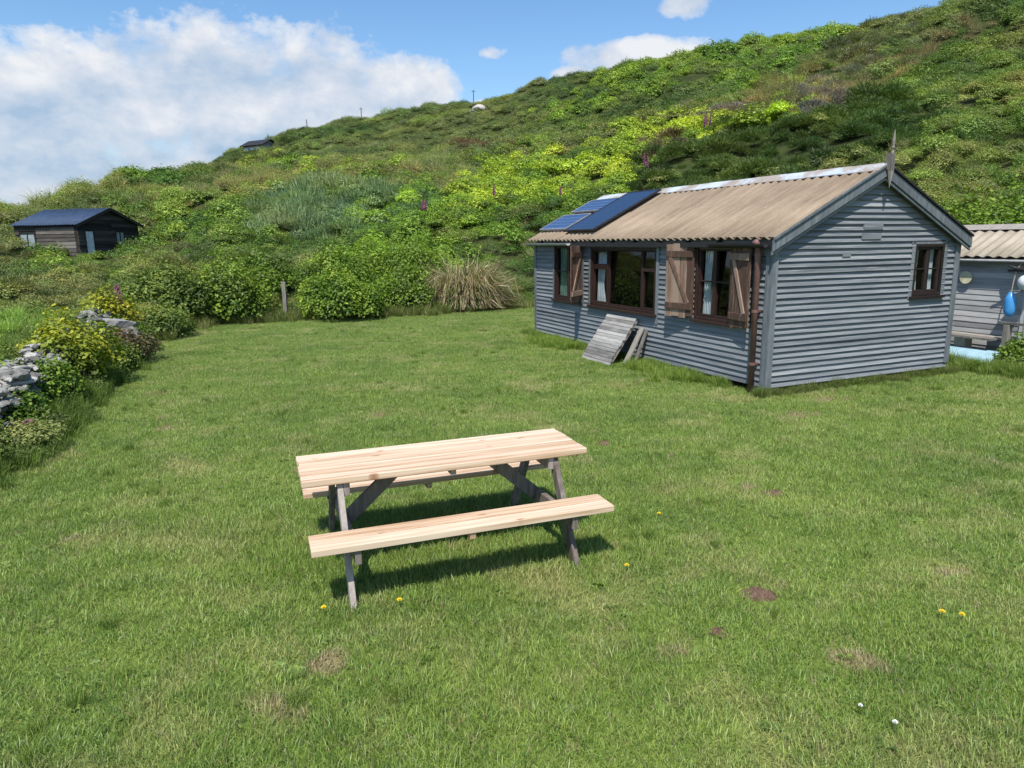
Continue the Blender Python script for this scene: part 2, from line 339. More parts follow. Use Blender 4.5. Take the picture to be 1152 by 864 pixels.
def np_mesh(name, V, Fq, mat, shade=None, col=None, parent=None, link=True, smooth=False):
    """V (n,3), Fq (m,k) all faces with k corners"""
    me = bpy.data.meshes.new(name); V = np.asarray(V, np.float32); Fq = np.asarray(Fq, np.int32); k = Fq.shape[1]
    me.vertices.add(len(V)); me.vertices.foreach_set('co', V.ravel())
    me.loops.add(Fq.size); me.loops.foreach_set('vertex_index', Fq.ravel())
    me.polygons.add(len(Fq)); me.polygons.foreach_set('loop_start', np.arange(0, Fq.size, k, dtype=np.int32)); me.polygons.foreach_set('loop_total', np.full(len(Fq), k, np.int32))
    if smooth: me.polygons.foreach_set('use_smooth', np.ones(len(Fq), bool))
    me.update(calc_edges=True)
    if shade is not None:
        a = me.attributes.new('shade', 'FLOAT', 'FACE'); a.data.foreach_set('value', np.asarray(shade, np.float32))
    if col is not None:
        a = me.attributes.new('col', 'FLOAT_COLOR', 'FACE'); c4 = np.ones((len(Fq), 4), np.float32); c4[:, :3] = col; a.data.foreach_set('color', c4.ravel())
    me.materials.append(MATS[mat])
    o = bpy.data.objects.new(name, me)
    if link: COL.objects.link(o)
    if parent is not None: o.parent = parent
    return o
def tag(o, label=None, cat=None, group=None, kind=None):
    if label: o['label'] = label
    if cat: o['category'] = cat
    if group: o['group'] = group
    if kind: o['kind'] = kind
    return o
def empty(name, loc=(0, 0, 0), rz=0):
    o = bpy.data.objects.new(name, None); o.empty_display_size = .3; o.location = loc; o.rotation_euler = (0, 0, rz); COL.objects.link(o); return o
def copy_tree(o, parent=None):
    c = o.copy(); COL.objects.link(c); c.parent = parent
    for ch in [x for x in bpy.data.objects if x.parent == o]: copy_tree(ch, c)
    return c

# ------------------------------------------------------------------ camera, light, sky
cd = bpy.data.cameras.new('camera'); cam = bpy.data.objects.new('camera', cd); COL.objects.link(cam)
cd.sensor_width = 36; cd.lens = 36 * F_PX / 1152; cd.clip_end = 8000; cd.clip_start = .05
Mx = Matrix.Identity(4)
for i in range(3): Mx[i][0] = _R[i]; Mx[i][1] = _U[i]; Mx[i][2] = -_F[i]; Mx[i][3] = EYE[i]
cam.matrix_world = Mx; S.camera = cam
SUN_EL, SUN_AZ = math.radians(59), math.radians(192)      # azimuth clockwise from +Y
sd = bpy.data.lights.new('sun', 'SUN'); sd.energy = 5.0; sd.angle = math.radians(.55); sd.color = (1, .955, .88)
sun = bpy.data.objects.new('sun', sd); COL.objects.link(sun)
to_sun = Vector((math.sin(SUN_AZ) * math.cos(SUN_EL), math.cos(SUN_AZ) * math.cos(SUN_EL), math.sin(SUN_EL)))
sun.rotation_euler = to_sun.to_track_quat('Z', 'Y').to_euler()
W = bpy.data.worlds.new('World'); S.world = W; W.use_nodes = True; W.node_tree.nodes.clear(); t = NT(W.node_tree)
wo = t.n('ShaderNodeOutputWorld'); sky = t.n('ShaderNodeTexSky', sky_type='NISHITA', sun_disc=False); sky.sun_elevation = SUN_EL; sky.sun_rotation = SUN_AZ; sky.air_density = 1.0; sky.dust_density = .6; sky.ozone_density = 1.3
bg = t.n('ShaderNodeBackground', i_Strength=.15); 
hs = t.n('ShaderNodeHueSaturation', i_Saturation=1.22, i_Value=1.0); t.l(sky.outputs[0], hs.inputs['Color']); t.l(hs.outputs[0], bg.inputs[0])
gen = t.n('ShaderNodeTexCoord').outputs['Generated']
sep = t.n('ShaderNodeSeparateXYZ'); t.l(gen, sep.inputs[0])
AZ = t.math('ARCTAN2', sep.outputs[0], sep.outputs[1]); EL = t.math('ARCSINE', sep.outputs[2])
cv = t.n('ShaderNodeCombineXYZ'); t.l(AZ, cv.inputs[0]); t.l(t.math('MULTIPLY', EL, 1.35), cv.inputs[1])
cvec = cv.outputs[0]
def blob(a, e, ra, re):
    x = t.math('DIVIDE', t.math('SUBTRACT', AZ, a), ra); y = t.math('DIVIDE', t.math('SUBTRACT', EL, e), re)
    return t.math('SUBTRACT', 1.0, t.math('SQRT', t.math('ADD', t.math('MULTIPLY', x, x), t.math('MULTIPLY', y, y))))
def ae(u, v):
    d = survey(u, v, 1) - EYE; return math.atan2(d[0], d[1]), math.atan2(d[2], 1)
blobs = []
for (u, v, du, dv, w) in [(-60, 135, 230, 92, 0), (110, 118, 150, 76, 0), (250, 116, 150, 72, 0), (370, 115, 120, 66, 0), (450, 98, 85, 40, -.06), (90, 200, 260, 60, 0), (-420, 150, 300, 120, 0), (300, 165, 150, 50, 0), (722, 64, 90, 20, .0), (650, 82, 34, 10, -.05), (768, 4, 40, 22, -.15), (545, 118, 26, 7, .05), (550, 60, 34, 14, -.45), (1500, 90, 260, 70, 0), (-1100, 150, 400, 90, 0)]:
    a, e = ae(u, v); b = blob(a, e, du / 760, dv / 760)
    blobs.append(t.math('ADD', b, w) if w else b)
mx = blobs[0]
for b in blobs[1:]: mx = t.math('SMOOTH_MAX', mx, b, .12)
n_edge = t.noise(t.mapping(cvec, (1, 1, 1), (3.1, 1.7, 0)), 9, 8, .58, .15)
n_fine = t.noise(t.mapping(cvec, (1, 1, 1), (1.3, 5.7, 0)), 30, 6, .6)
dens = t.math('ADD', mx, t.math('ADD', t.math('MULTIPLY', t.math('SUBTRACT', n_edge, .5), 1.5), t.math('MULTIPLY', t.math('SUBTRACT', n_fine, .5), .75)))
alpha = t.ramp(dens, [(.07, (0, 0, 0)), (.22, (.6, .6, .6)), (.46, (1, 1, 1))])
# self-shading: density above minus here
n_up = t.noise(t.mapping(cvec, (1, 1, 1), (3.1, 1.7 - .045 * -1, 0)), 9, 8, .58, .15)
lit = t.math('ADD', t.math('MULTIPLY', t.math('SUBTRACT', n_edge, n_up), 2.2), .5)
body = t.noise(t.mapping(cvec, (1, 1.5, 1), (9, 2, 0)), 5.5, 5, .6)
lowe = t.math('MULTIPLY', t.math('SUBTRACT', EL, .06), 2.4, clamp=True)     # the underside of the bank is greyer
bri = t.math('ADD', t.math('ADD', t.math('MULTIPLY', t.math('SUBTRACT', lit, .5), .8), t.math('MULTIPLY', t.math('SUBTRACT', body, .5), .85)), t.math('ADD', t.math('MULTIPLY', t.math('SUBTRACT', EL, .05), 1.75), .30))
ccol = t.ramp(bri, [(.12, (.42, .57, .76)), (.36, (.59, .69, .83)), (.60, (.75, .80, .89)), (.86, (.94, .95, .97))])
cb = t.n('ShaderNodeBackground', i_Strength=.80); t.l(ccol, cb.inputs[0])
hz = t.math('MULTIPLY', t.math('SUBTRACT', .16, EL), 5.0, clamp=True)      # thin high haze low over the sea
al2 = t.math('MAXIMUM', t.math('MULTIPLY', alpha, .94), t.math('MULTIPLY', hz, .5))
mw = t.n('ShaderNodeMixShader'); t.l(al2, mw.inputs[0]); t.l(bg.outputs[0], mw.inputs[1]); t.l(cb.outputs[0], mw.inputs[2]); t.l(mw.outputs[0], wo.inputs[0])
S.view_settings.view_transform = 'Standard'; S.view_settings.look = 'None'; S.view_settings.exposure = .24; S.view_settings.gamma = 1
S.cycles.max_bounces = 6; S.cycles.diffuse_bounces = 3; S.cycles.glossy_bounces = 3; S.cycles.transmission_bounces = 4; S.cycles.transparent_max_bounces = 12
S.cycles.caustics_reflective = False; S.cycles.caustics_refractive = False; S.cycles.use_denoising = True
S.render.resolution_x = 1024; S.render.resolution_y = 768

# ------------------------------------------------------------------ ground sheet
rad = np.concatenate([np.linspace(.4, 30, 75), np.linspace(30.8, 120, 110), np.linspace(121.5, 280, 90), np.geomspace(285, 4000, 24)])
azs = np.concatenate([np.linspace(-PI, -1.0, 50)[:-1], np.linspace(-1.0, 1.0, 260), np.linspace(1.0, PI, 50)[1:-1]])
A_, R_ = np.meshgrid(azs, rad); X = R_ * np.sin(A_); Y = R_ * np.cos(A_); Zg = height(X, Y)
V = np.stack([X, Y, Zg], -1).reshape(-1, 3); na = len(azs); nr = len(rad)
i = np.arange(nr - 1)[:, None] * na; j = np.arange(na)[None, :]; j2 = (j + 1) % na
Fq = np.stack([i + j, i + j2, i + na + j2, i + na + j], -1).reshape(-1, 4)
ci = len(V); V = np.vstack([V, [[0, 0, height(0, .01)]]])
gro = np_mesh('ground', V, Fq, 'ground_cover', smooth=True)
bmx = bmesh.new(); bmx.from_mesh(gro.data); bmx.verts.ensure_lookup_table()
for k in range(na):
    bmx.faces.new((bmx.verts[ci], bmx.verts[(k + 1) % na], bmx.verts[k]))
bmesh.ops.recalc_face_normals(bmx, faces=bmx.faces); 
if sum(f.normal.z for f in bmx.faces) < 0: bmesh.ops.reverse_faces(bmx, faces=bmx.faces)
bmx.to_mesh(gro.data); bmx.free()
hill = np.clip((np.hypot(V[:, 0], V[:, 1]) - lawn_edge(np.arctan2(V[:, 0], V[:, 1]))) / 1.0 + .3, 0, 1)
at = gro.data.attributes.new('hill', 'FLOAT', 'POINT'); at.data.foreach_set('value', hill.astype(np.float32))
gro.data.polygons.foreach_set('use_smooth', [True] * len(gro.data.polygons))
tag(gro, kind='structure')

# ------------------------------------------------------------------ foliage prototypes (used by the stuff objects)
def quat_rot(v, n):
    """rotate template points v (k,3; z up = leaf normal) to frames with random normals n (m,3)"""
    n = n / np.linalg.norm(n, axis=1, keepdims=True); a = np.where(np.abs(n[:, 2:3]) < .9, [[0, 0, 1.]], [[1., 0, 0]])
    x = np.cross(a, n); x /= np.linalg.norm(x, axis=1, keepdims=True); y = np.cross(n, x)
    th = RNG.random(len(n))[:, None] * 2 * PI; x2 = x * np.cos(th) + y * np.sin(th); y2 = np.cross(n, x2)
    return v[None, :, 0:1] * x2[:, None] + v[None, :, 1:2] * y2[:, None] + v[None, :, 2:3] * n[:, None]
LEAF = np.array([[-.5, 0, 0], [-.1, -.33, .06], [.5, 0, -.05], [-.1, .33, .06]])
def leaves(P, N, size, tmpl=LEAF):
    V = quat_rot(tmpl, N) * np.asarray(size).reshape(-1, 1, 1) + P[:, None]
    k = tmpl.shape[0]; Fq = np.arange(len(P) * k).reshape(-1, k); return V.reshape(-1, 3), Fq
def dome_points(n, flat=.75, inner=.55):
    d = RNG.normal(size=(n, 3)); d[:, 2] = np.abs(d[:, 2]) * .9 + .02; d /= np.linalg.norm(d, axis=1, keepdims=True)
    ph = np.arctan2(d[:, 1], d[:, 0]); lump = .78 + .22 * np.sin(ph * 3 + 1.3 + d[:, 2] * 4) * np.cos(d[:, 2] * 7 + ph * 2)
    r = (inner + (1 - inner) * RNG.random(n) ** .6) * lump * .5
    P = d * r[:, None]; P[:, 2] *= flat * 1.35; return P, d
def proto_leafy(name, n, size, flat=.75):
    P, d = dome_points(n, flat); N = d + RNG.normal(size=d.shape) * .5 + [0, 0, .7]
    V, Fq = leaves(P, N, size * (.7 + .6 * RNG.random(n))); return np_mesh(name, V, Fq, 'scrub_leaf', RNG.random(n), link=False)
def proto_spiky(name, n, L, w, flat=.7):
    P, d = dome_points(n, flat, .35); dirn = d + RNG.normal(size=d.shape) * .45 + [0, 0, .3]; dirn /= np.linalg.norm(dirn, axis=1, keepdims=True)
    s = np.cross(dirn, RNG.normal(size=d.shape)); s /= np.linalg.norm(s, axis=1, keepdims=True)
    ln = (L * (.6 + .8 * RNG.random(n)))[:, None]
    V = np.stack([P - s * w, P + s * w, P + dirn * ln + s * w * .3, P + dirn * ln - s * w * .3], 1).reshape(-1, 3)
    return np_mesh(name, V, np.arange(4 * n).reshape(-1, 4), 'scrub_leaf', RNG.random(n), link=False)
def blades(n, rad_, L, w, lean, droop=.3, mat='scrub_leaf', name='b', link=False, col=None, parent=None, Lvar=.4):
    """grass blades of two quads each"""
    a = RNG.random(n) * 2 * PI; rr = rad_ * np.sqrt(RNG.random(n)); B = np.stack([rr * np.cos(a), rr * np.sin(a), np.zeros(n)], -1)
    az = RNG.random(n) * 2 * PI; out = np.stack([np.cos(az), np.sin(az), np.zeros(n)], -1)
    if rad_ > 0: out = out * .6 + B / rad_ * .6
    ln = (L * (1 - Lvar + 2 * Lvar * RNG.random(n)))[:, None]; le = (lean * (.3 + 1.2 * RNG.random(n)))[:, None]
    mid = B + ln * .55 * (out * le * .6 + [0, 0, 1] * np.sqrt(np.clip(1 - (le * .6) ** 2, .1, 1)))
    tip = mid + ln * .45 * (out * np.clip(le * 1.5, 0, 1.2) + np.array([0, 0, 1.0]) * (1 - droop * 2 * le))
    s = np.stack([-np.sin(az + RNG.normal(size=n)), np.cos(az), np.zeros(n)], -1) * w * .5
    V = np.stack([B - s, B + s, mid + s * .8, mid - s * .8, tip + s * .15, tip - s * .15], 1).reshape(-1, 3)
    k = np.arange(n)[:, None] * 6; Fq = np.concatenate([k + [[0, 1, 2, 3]], k + [[3, 2, 4, 5]]], 1).reshape(-1, 4)
    sh = np.repeat(RNG.random(n), 2); c = None if col is None else np.repeat(col, 2, 0)
    return np_mesh(name, V, Fq, mat, sh, c, parent, link)
PROTO = {
 'leafy': [proto_leafy('clump_a', 760, .062), proto_leafy('clump_b', 680, .070, .85)],
 'small': [proto_leafy('clump_c', 900, .044, .7), proto_leafy('clump_d', 820, .048, .6)],
 'gorse': [proto_spiky('clump_e', 1300, .08, .0085), proto_spiky('clump_f', 1200, .09, .009, .6)],
 'straw': [blades(200, .35, .75, .012, .5, name='clump_g'), blades(160, .3, .9, .012, .6, name='clump_h')],
 'reed': [blades(420, .5, .50, .017, .8, name='clump_i', droop=.4), blades(380, .5, .44, .016, .95, name='clump_l', droop=.5)],
 'tuft': [blades(160, .16, .34, .008, .55, name='clump_j', droop=.5), blades(120, .14, .28, .008, .65, name='clump_k', droop=.5)],
}
def scatter(name, P, scl, tint, proto, label, cat, seed=0, zscale=None, tilt=.15):
    """one 'stuff' object: points carrying rotation, scale and colour; clumps instanced on them by geometry nodes"""
    n = len(P); rg = np.random.default_rng(seed + 100)
    me = bpy.data.meshes.new(name); me.vertices.add(n); me.vertices.foreach_set('co', np.asarray(P, np.float32).ravel())
    rot = np.stack([rg.normal(size=n) * tilt, rg.normal(size=n) * tilt, rg.random(n) * 2 * PI], -1)
    a = me.attributes.new('rot', 'FLOAT_VECTOR', 'POINT'); a.data.foreach_set('vector', rot.astype(np.float32).ravel())
    s3 = np.repeat(np.asarray(scl, float)[:, None], 3, 1)
    if zscale is not None: s3[:, 2] *= zscale
    a = me.attributes.new('scl', 'FLOAT_VECTOR', 'POINT'); a.data.foreach_set('vector', s3.astype(np.float32).ravel())
    a = me.attributes.new('tint', 'FLOAT_COLOR', 'POINT'); c4 = np.ones((n, 4), np.float32); c4[:, :3] = tint; a.data.foreach_set('color', c4.ravel())
    a = me.attributes.new('pick', 'INT', 'POINT'); a.data.foreach_set('value', rg.integers(0, 100, n).astype(np.int32))
    me.update(); o = bpy.data.objects.new(name, me); COL.objects.link(o)
    col = bpy.data.collections.new(name + '_kinds')
    for p in proto:
        if p.name not in col.objects: col.objects.link(p)
    ng = bpy.data.node_groups.new(name, 'GeometryNodeTree'); ng.interface.new_socket('Geometry', in_out='INPUT', socket_type='NodeSocketGeometry'); ng.interface.new_socket('Geometry', in_out='OUTPUT', socket_type='NodeSocketGeometry')
    N = ng.nodes; L = ng.links; gi = N.new('NodeGroupInput'); go = N.new('NodeGroupOutput'); ip = N.new('GeometryNodeInstanceOnPoints'); ci_ = N.new('GeometryNodeCollectionInfo')
    ci_.inputs['Collection'].default_value = col; ci_.inputs['Separate Children'].default_value = True; ci_.inputs['Reset Children'].default_value = True
    def na_(nm, ty):
        q = N.new('GeometryNodeInputNamedAttribute'); q.data_type = ty; q.inputs['Name'].default_value = nm; return [x for x in q.outputs if x.enabled and x.name == 'Attribute'][0]
    mp = N.new('GeometryNodeMeshToPoints')
    L.new(gi.outputs[0], mp.inputs['Mesh']); L.new(mp.outputs[0], ip.inputs['Points']); L.new(ci_.outputs[0], ip.inputs['Instance']); ip.inputs['Pick Instance'].default_value = True
    L.new(na_('pick', 'INT'), ip.inputs['Instance Index']); L.new(na_('rot', 'FLOAT_VECTOR'), ip.inputs['Rotation']); L.new(na_('scl', 'FLOAT_VECTOR'), ip.inputs['Scale']); L.new(ip.outputs[0], go.inputs[0])
    md = o.modifiers.new('scatter', 'NODES'); md.node_group = ng
    tag(o, label, cat, kind='stuff'); return o

# ------------------------------------------------------------------ cabin frame
CAB = np.array([3.6031, 9.8623, 0.]); CYAW = .4158; CL, CW, ZB = 7.434, 3.779, .139
ZE, ZR = ZB + 2.033, ZB + 2.985          # wall plate and ridge of the wall
G_ = np.array([math.cos(CYAW), math.sin(CYAW), 0]); K_ = np.array([-G_[1], G_[0], 0])
def cab(a, b, z=0): return CAB + a * G_ + b * K_ + np.array([0, 0, z])
def to_cab(x, y):
    d = np.stack([np.asarray(x) - CAB[0], np.asarray(y) - CAB[1]], -1); return d @ G_[:2], d @ K_[:2]
# keep-out test for scattered plants
HUT_C, HUT_YAW = np.array([-24.2, 40.55, 0.]), math.atan2(.976, .24)
def blocked(x, y, pad=0.):
    a, b = to_cab(x, y)
    k = (a > -pad) & (a < CW + pad) & (b > -pad) & (b < CL + pad)
    k |= (a > 4.4 - pad) & (a < 8.9 + pad) & (b > -.4 - pad) & (b < 4.2 + pad)
    dx, dy = np.asarray(x) - HUT_C[0], np.asarray(y) - HUT_C[1]; c, s = math.cos(HUT_YAW), math.sin(HUT_YAW)
    ha, hb = dx * c + dy * s, -dx * s + dy * c
    k |= (ha > -.3 - pad) & (ha < 4.9 + pad) & (hb > -.3 - pad) & (hb < 5.0 + pad)
    return k
# ------------------------------------------------------------------ building helpers (local frame: a across the gable, b along the ridge)
def fpt(face, p, q, z):
    """p along the wall, q outwards. face 'F' = long front wall (a=0), 'G' = near gable (b=0)"""
    return (-q, p, z) if face == 'F' else (p, -q, z)
def clap(mb, face, lo, hi, z0, z1, row, holes=(), base=0., prot=.026, limits=None, joint=2.6, rng=random):
    """feather-edged weatherboards as separate wedge boards; holes = (p0, p1, z0, z1); limits(z) -> clipped range"""
    z = z0
    while z < z1 - .02:
        zt = min(z + row, z1); za, zb = z, zt
        l0, h0 = lo, hi
        segs = [(lo, hi)]
        for (p0, p1, w0, w1) in holes:
            ov = min(zb, w1) - max(za, w0)
            if ov > .3 * row:
                ns = []
                for (s0, s1) in segs:
                    if p1 <= s0 or p0 >= s1: ns.append((s0, s1))
                    else:
                        if p0 > s0: ns.append((s0, p0))
                        if p1 < s1: ns.append((p1, s1))
                segs = ns
        for (s0, s1) in segs:
            cuts = [s0]; x = s0 + rng.uniform(.5, 1.) * joint
            while x < s1 - .5: cuts.append(x); x += rng.uniform(.6, 1.3) * joint
            cuts.append(s1)
            for c0, c1 in zip(cuts[:-1], cuts[1:]):
                c0 += .0015; c1 -= .0015
                d0, d1 = rng.uniform(-.003, .003), rng.uniform(-.003, .003)
                b0, b1 = za + d0, za + d1; t_ = zb + .012
                x0b, x1b, x0t, x1t = c0, c1, c0, c1
                if limits:
                    lb, ub = limits(b0); lt, ut = limits(t_)
                    x0b, x1b = max(c0, lb), min(c1, ub); x0t, x1t = max(c0, lt), min(c1, ut)
                    if x1b - x0b < .03: continue
                    if x1t < x0t: x0t = x1t = (x0t + x1t) / 2
                pb = base + prot + rng.uniform(-.002, .004)
                n = max(1, int((x1b - x0b) / .5)); shade = rng.random()
                rows = []
                for k in range(n + 1):
                    f = k / n; xb = x0b + (x1b - x0b) * f; xt = x0t + (x1t - x0t) * f; w = 0 if k in (0, n) else rng.uniform(-.0022, .0022)
                    bb = b0 + (b1 - b0) * f + w
                    rows.append([fpt(face, xb, base, bb), fpt(face, xb, pb + w, bb), fpt(face, xt, base + .005, t_), fpt(face, xt, base, t_)])
                V = [p for r in rows for p in r]; Fc = [(3, 2, 1, 0), tuple(4 * n + q for q in range(4))]
                for k in range(n):
                    for q in range(4): Fc.append((4 * k + q, 4 * k + (q + 1) % 4, 4 * k + 4 + (q + 1) % 4, 4 * k + 4 + q))
                mb.mesh(V, Fc, shade)
        z += row
def wall_sheet(mb, face, lo, hi, z0, z1, holes, q0, q1, shade=.5):
    """a solid backing wall with rectangular openings"""
    ps = sorted({lo, hi, *[h[0] for h in holes], *[h[1] for h in holes]}); zs = sorted({z0, z1, *[h[2] for h in holes], *[h[3] for h in holes]})
    for a, b in zip(ps[:-1], ps[1:]):
        run = None
        for c, d in zip(zs[:-1], zs[1:]):
            hole = any(a >= h[0] - 1e-6 and b <= h[1] + 1e-6 and c >= h[2] - 1e-6 and d <= h[3] + 1e-6 for h in holes)
            if hole:
                if run: fbox(mb, face, a, b, *run, q0, q1, shade); run = None
            else: run = (run[0], d) if run else (c, d)
        if run: fbox(mb, face, a, b, *run, q0, q1, shade)
def fbox(mb, face, p0, p1, z0, z1, q0, q1, shade=None):
    A = [fpt(face, p, q, z) for z in (z0, z1) for (p, q) in ((p0, q0), (p1, q0), (p1, q1), (p0, q1))]
    mb.hexa(A, shade)
def corrugated(name, mat, parent, a0, z0, a1, z1, b0, b1, pitch=.175, amp=.023, thick=.008, sag=0.0, laps=(), steps=8):
    """sheet from eave line (a0,z0) to ridge line (a1,z1); corrugations run up the slope"""
    nb = int((b1 - b0) / pitch * steps); bs = np.linspace(b0, b1, nb + 1); ss = [0, *[x for l in laps for x in (l - .001, l + .001)], 1]
    nx, nz = -(z1 - z0), (a1 - a0); ln = math.hypot(nx, nz); nx, nz = nx / ln, nz / ln
    if nz < 0: nx, nz = -nx, -nz
    V = []
    for s in ss:
        lap = sum(.012 for l in laps if s <= l) if laps else 0
        for b in bs:
            h = amp * math.sin(2 * PI * b / pitch) + (lap if laps else 0) + sag * math.sin(PI * (b - b0) / (b1 - b0)) + .006 * math.sin(b * 2.1 + s * 3)
            V.append((a0 + (a1 - a0) * s + nx * h, b, z0 + (z1 - z0) * s + nz * h))
    n1 = nb + 1; Fq = [(i * n1 + k, i * n1 + k + 1, (i + 1) * n1 + k + 1, (i + 1) * n1 + k) for i in range(len(ss) - 1) for k in range(nb)]
    o = np_mesh(name, V, Fq, mat, np.full(len(Fq), .5), parent=parent, smooth=True)
    m = o.modifiers.new('sheet', 'SOLIDIFY'); m.thickness = thick; m.offset = 0; return o
def window(root, face, p0, p1, z0, z1, lights, q=.0, curtain=None, label=None, trim='brown_frame_wood', depth=.09, sill=True, surround=None):
    """timber window: outer frame, casements; lights = list of (p0,p1,z0,z1,casement?) glazed openings"""
    w = MB(); o0, o1 = q - depth, q + .045; fr = .045
    fbox(w, face, p0, p1, z0, z0 + fr, o0, o1); fbox(w, face, p0, p1, z1 - fr, z1, o0, o1)
    fbox(w, face, p0, p0 + fr, z0 + fr, z1 - fr, o0, o1 - .002); fbox(w, face, p1 - fr, p1, z0 + fr, z1 - fr, o0, o1 - .002)
    for (a, b, c, d, cas) in lights:
        if cas:
            s = .042; e0, e1 = q - .04, q + .018
            fbox(w, face, a, b, c, c + s, e0, e1); fbox(w, face, a, b, d - s, d, e0, e1)
            fbox(w, face, a, a + s, c + s, d - s, e0, e1 - .002); fbox(w, face, b - s, b, c + s, d - s, e0, e1 - .002)
            if cas == 2:
                zm = c + (d - c) * .52; fbox(w, face, a + s, b - s, zm - .011, zm + .011, q - .03, q + .008)
        else:
            s = .022; fbox(w, face, a, b, c, c + s, q - .04, q + .01); fbox(w, face, a, b, d - s, d, q - .04, q + .01)
            fbox(w, face, a, a + s, c + s, d - s, q - .04, q + .008); fbox(w, face, b - s, b, c + s, d - s, q - .04, q + .008)
    wo_ = w.build('window', trim, root, bevel=.004)
    if label: wo_['label'] = label
    for (a, b, c, d, cas) in lights:
        g = MB(); tl = random.uniform(-.003, .003); tip = random.uniform(.058, .066) if face == 'F' else .004
        P = [fpt(face, a + .03, q - .012, c + .03), fpt(face, b - .03, q - .012 + tl, c + .03), fpt(face, b - .03, q - .012 + tl - tip * (d - c), d - .03), fpt(face, a + .03, q - .012 - tip * (d - c), d - .03)]
        g.poly(P if face == 'G' else P[::-1]); g.build('pane', 'window_glass', wo_)
    if sill:
        s_ = MB(); fbox(s_, face, p0 - .05, p1 + .05, z0 - .045, z0 - .003, q - .02, q + .092); s_.build('sill', trim, wo_, bevel=.004)
    if surround:
        for r in surround: s_ = MB(); fbox(s_, face, *r, q - .005, q + .041); s_.build('trim', 'grey_trim_wood', wo_)
    for (c0, c1, zz0, zz1, mat) in (curtain or ()):
        n = 28; V = []
        for zi, z in enumerate((zz0, (zz0 + zz1) / 2, zz1)):
            for k in range(n + 1):
                f = k / n; pin = 1 - .22 * math.sin(PI * zi / 2 * .9)
                V.append(fpt(face, c0 + (c1 - c0) * f * pin, q - .082 - .014 * math.sin(f * 22 + zi * .5), z))
        Fq = [(r * (n + 1) + k, r * (n + 1) + k + 1, (r + 1) * (n + 1) + k + 1, (r + 1) * (n + 1) + k) for r in range(2) for k in range(n)]
        np_mesh('curtain', V, Fq, mat, np.full(len(Fq), .5), parent=wo_, smooth=True)
    return wo_

# ------------------------------------------------------------------ the grey weatherboarded cabin
cabin = empty('wooden_cabin', tuple(CAB), CYAW)
tag(cabin, 'grey weatherboarded cabin with a brown corrugated roof, solar panels and wooden shutters', 'cabin')
HF = [(5.25, 6.46, ZB + .80, ZB + 1.98), (2.66, 4.88, ZB + .79, ZB + 1.92), (.75, 1.60, ZB + .82, ZB + 1.97)]
HG = [(2.79, 3.45, ZB + 1.16, ZB + 1.95)]
SLOPE = (ZR - ZE) / (CW / 2)
glim = lambda z: (max(0, (z - ZE) / SLOPE), min(CW, CW - (z - ZE) / SLOPE))
b = MB(); wall_sheet(b, 'F', 0.05, CL, ZB, ZE, HF, -.06, -.004)
clap(b, 'F', .0, CL, ZB - .02, ZE - .12, .084, HF, prot=.034, joint=7.); fbox(b, 'F', 0, CL, ZE - .12, ZE + .03, -.004, .018, .6)
b.build('front_wall', 'grey_paint_wood', cabin)
b = MB(); wall_sheet(b, 'G', 0.0, CW, ZB, ZE, HG, -.06, -.004)
b.mesh([(0, .004, ZE), (CW, .004, ZE), (CW / 2, .004, ZR), (0, .06, ZE), (CW, .06, ZE), (CW / 2, .06, ZR)], [(0, 1, 2), (5, 4, 3), (0, 2, 5, 3), (1, 4, 5, 2)], .5)
clap(b, 'G', 0., CW, ZB - .02, ZR, .084, HG, limits=glim, joint=6., prot=.045)
# the patched boards high on the gable
for (x0, x1, zz) in ((1.64, 2.03, 2.33), (1.62, 2.01, 2.19)): fbox(b, 'G', x0, x1, zz - .02, zz + .07, .004, .054, .5)
fbox(b, 'G', 1.27, 1.43, 1.93, 1.985, .004, .046, .6)
b.build('gable_wall', 'grey_paint_wood', cabin)
b = MB(); b.box(CW - .06, CW, .06, CL, ZB, ZE, .5); clap_b = MB()
b.mesh([(0, CL, ZE), (CW, CL, ZE), (CW / 2, CL, ZR), (0, CL - .06, ZE), (CW, CL - .06, ZE), (CW / 2, CL - .06, ZR)], [(2, 1, 0), (3, 4, 5), (3, 5, 2, 0), (2, 5, 4, 1)], .5)
b.box(0, CW - .06, CL - .06, CL, ZB, ZE, .4); b.build('back_wall', 'grey_paint_wood', cabin)
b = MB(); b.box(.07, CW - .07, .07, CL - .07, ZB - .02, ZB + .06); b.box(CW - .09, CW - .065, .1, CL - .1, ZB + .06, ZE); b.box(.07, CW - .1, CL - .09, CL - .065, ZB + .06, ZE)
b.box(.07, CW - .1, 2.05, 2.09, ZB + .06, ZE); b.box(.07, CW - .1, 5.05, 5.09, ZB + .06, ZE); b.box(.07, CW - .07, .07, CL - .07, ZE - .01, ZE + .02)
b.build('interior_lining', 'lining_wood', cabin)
for (x, y) in ((.15, .2), (.15, 2.5), (.15, 4.9), (.12, CL - .2), (1.9, .2), (CW - .2, .2), (CW - .2, CL - .2), (1.9, CL - .2)):
    b = MB(); b.box(x - .14, x + .14, y - .16, y + .16, -.1, ZB - .022); b.build('foundation_block', 'concrete', cabin, bevel=.02)
b = MB(); fbox(b, 'G', -.046, .055, ZB - .03, ZE + .02, .0, .060); fbox(b, 'F', .0, .075, ZB - .028, ZE - .1, .0, .045)
b.build('corner_board', 'grey_trim_wood', cabin, bevel=.004)
b = MB(); fbox(b, 'G', CW - .075, CW + .03, ZB + .05, ZE - .02, .0, .058); b.build('corner_board', 'grey_trim_wood', cabin, bevel=.004)
b = MB(); fbox(b, 'F', CL - .07, CL + .03, ZB - .02, ZE - .1, .0, .042); b.build('corner_board', 'grey_trim_wood', cabin, bevel=.004)
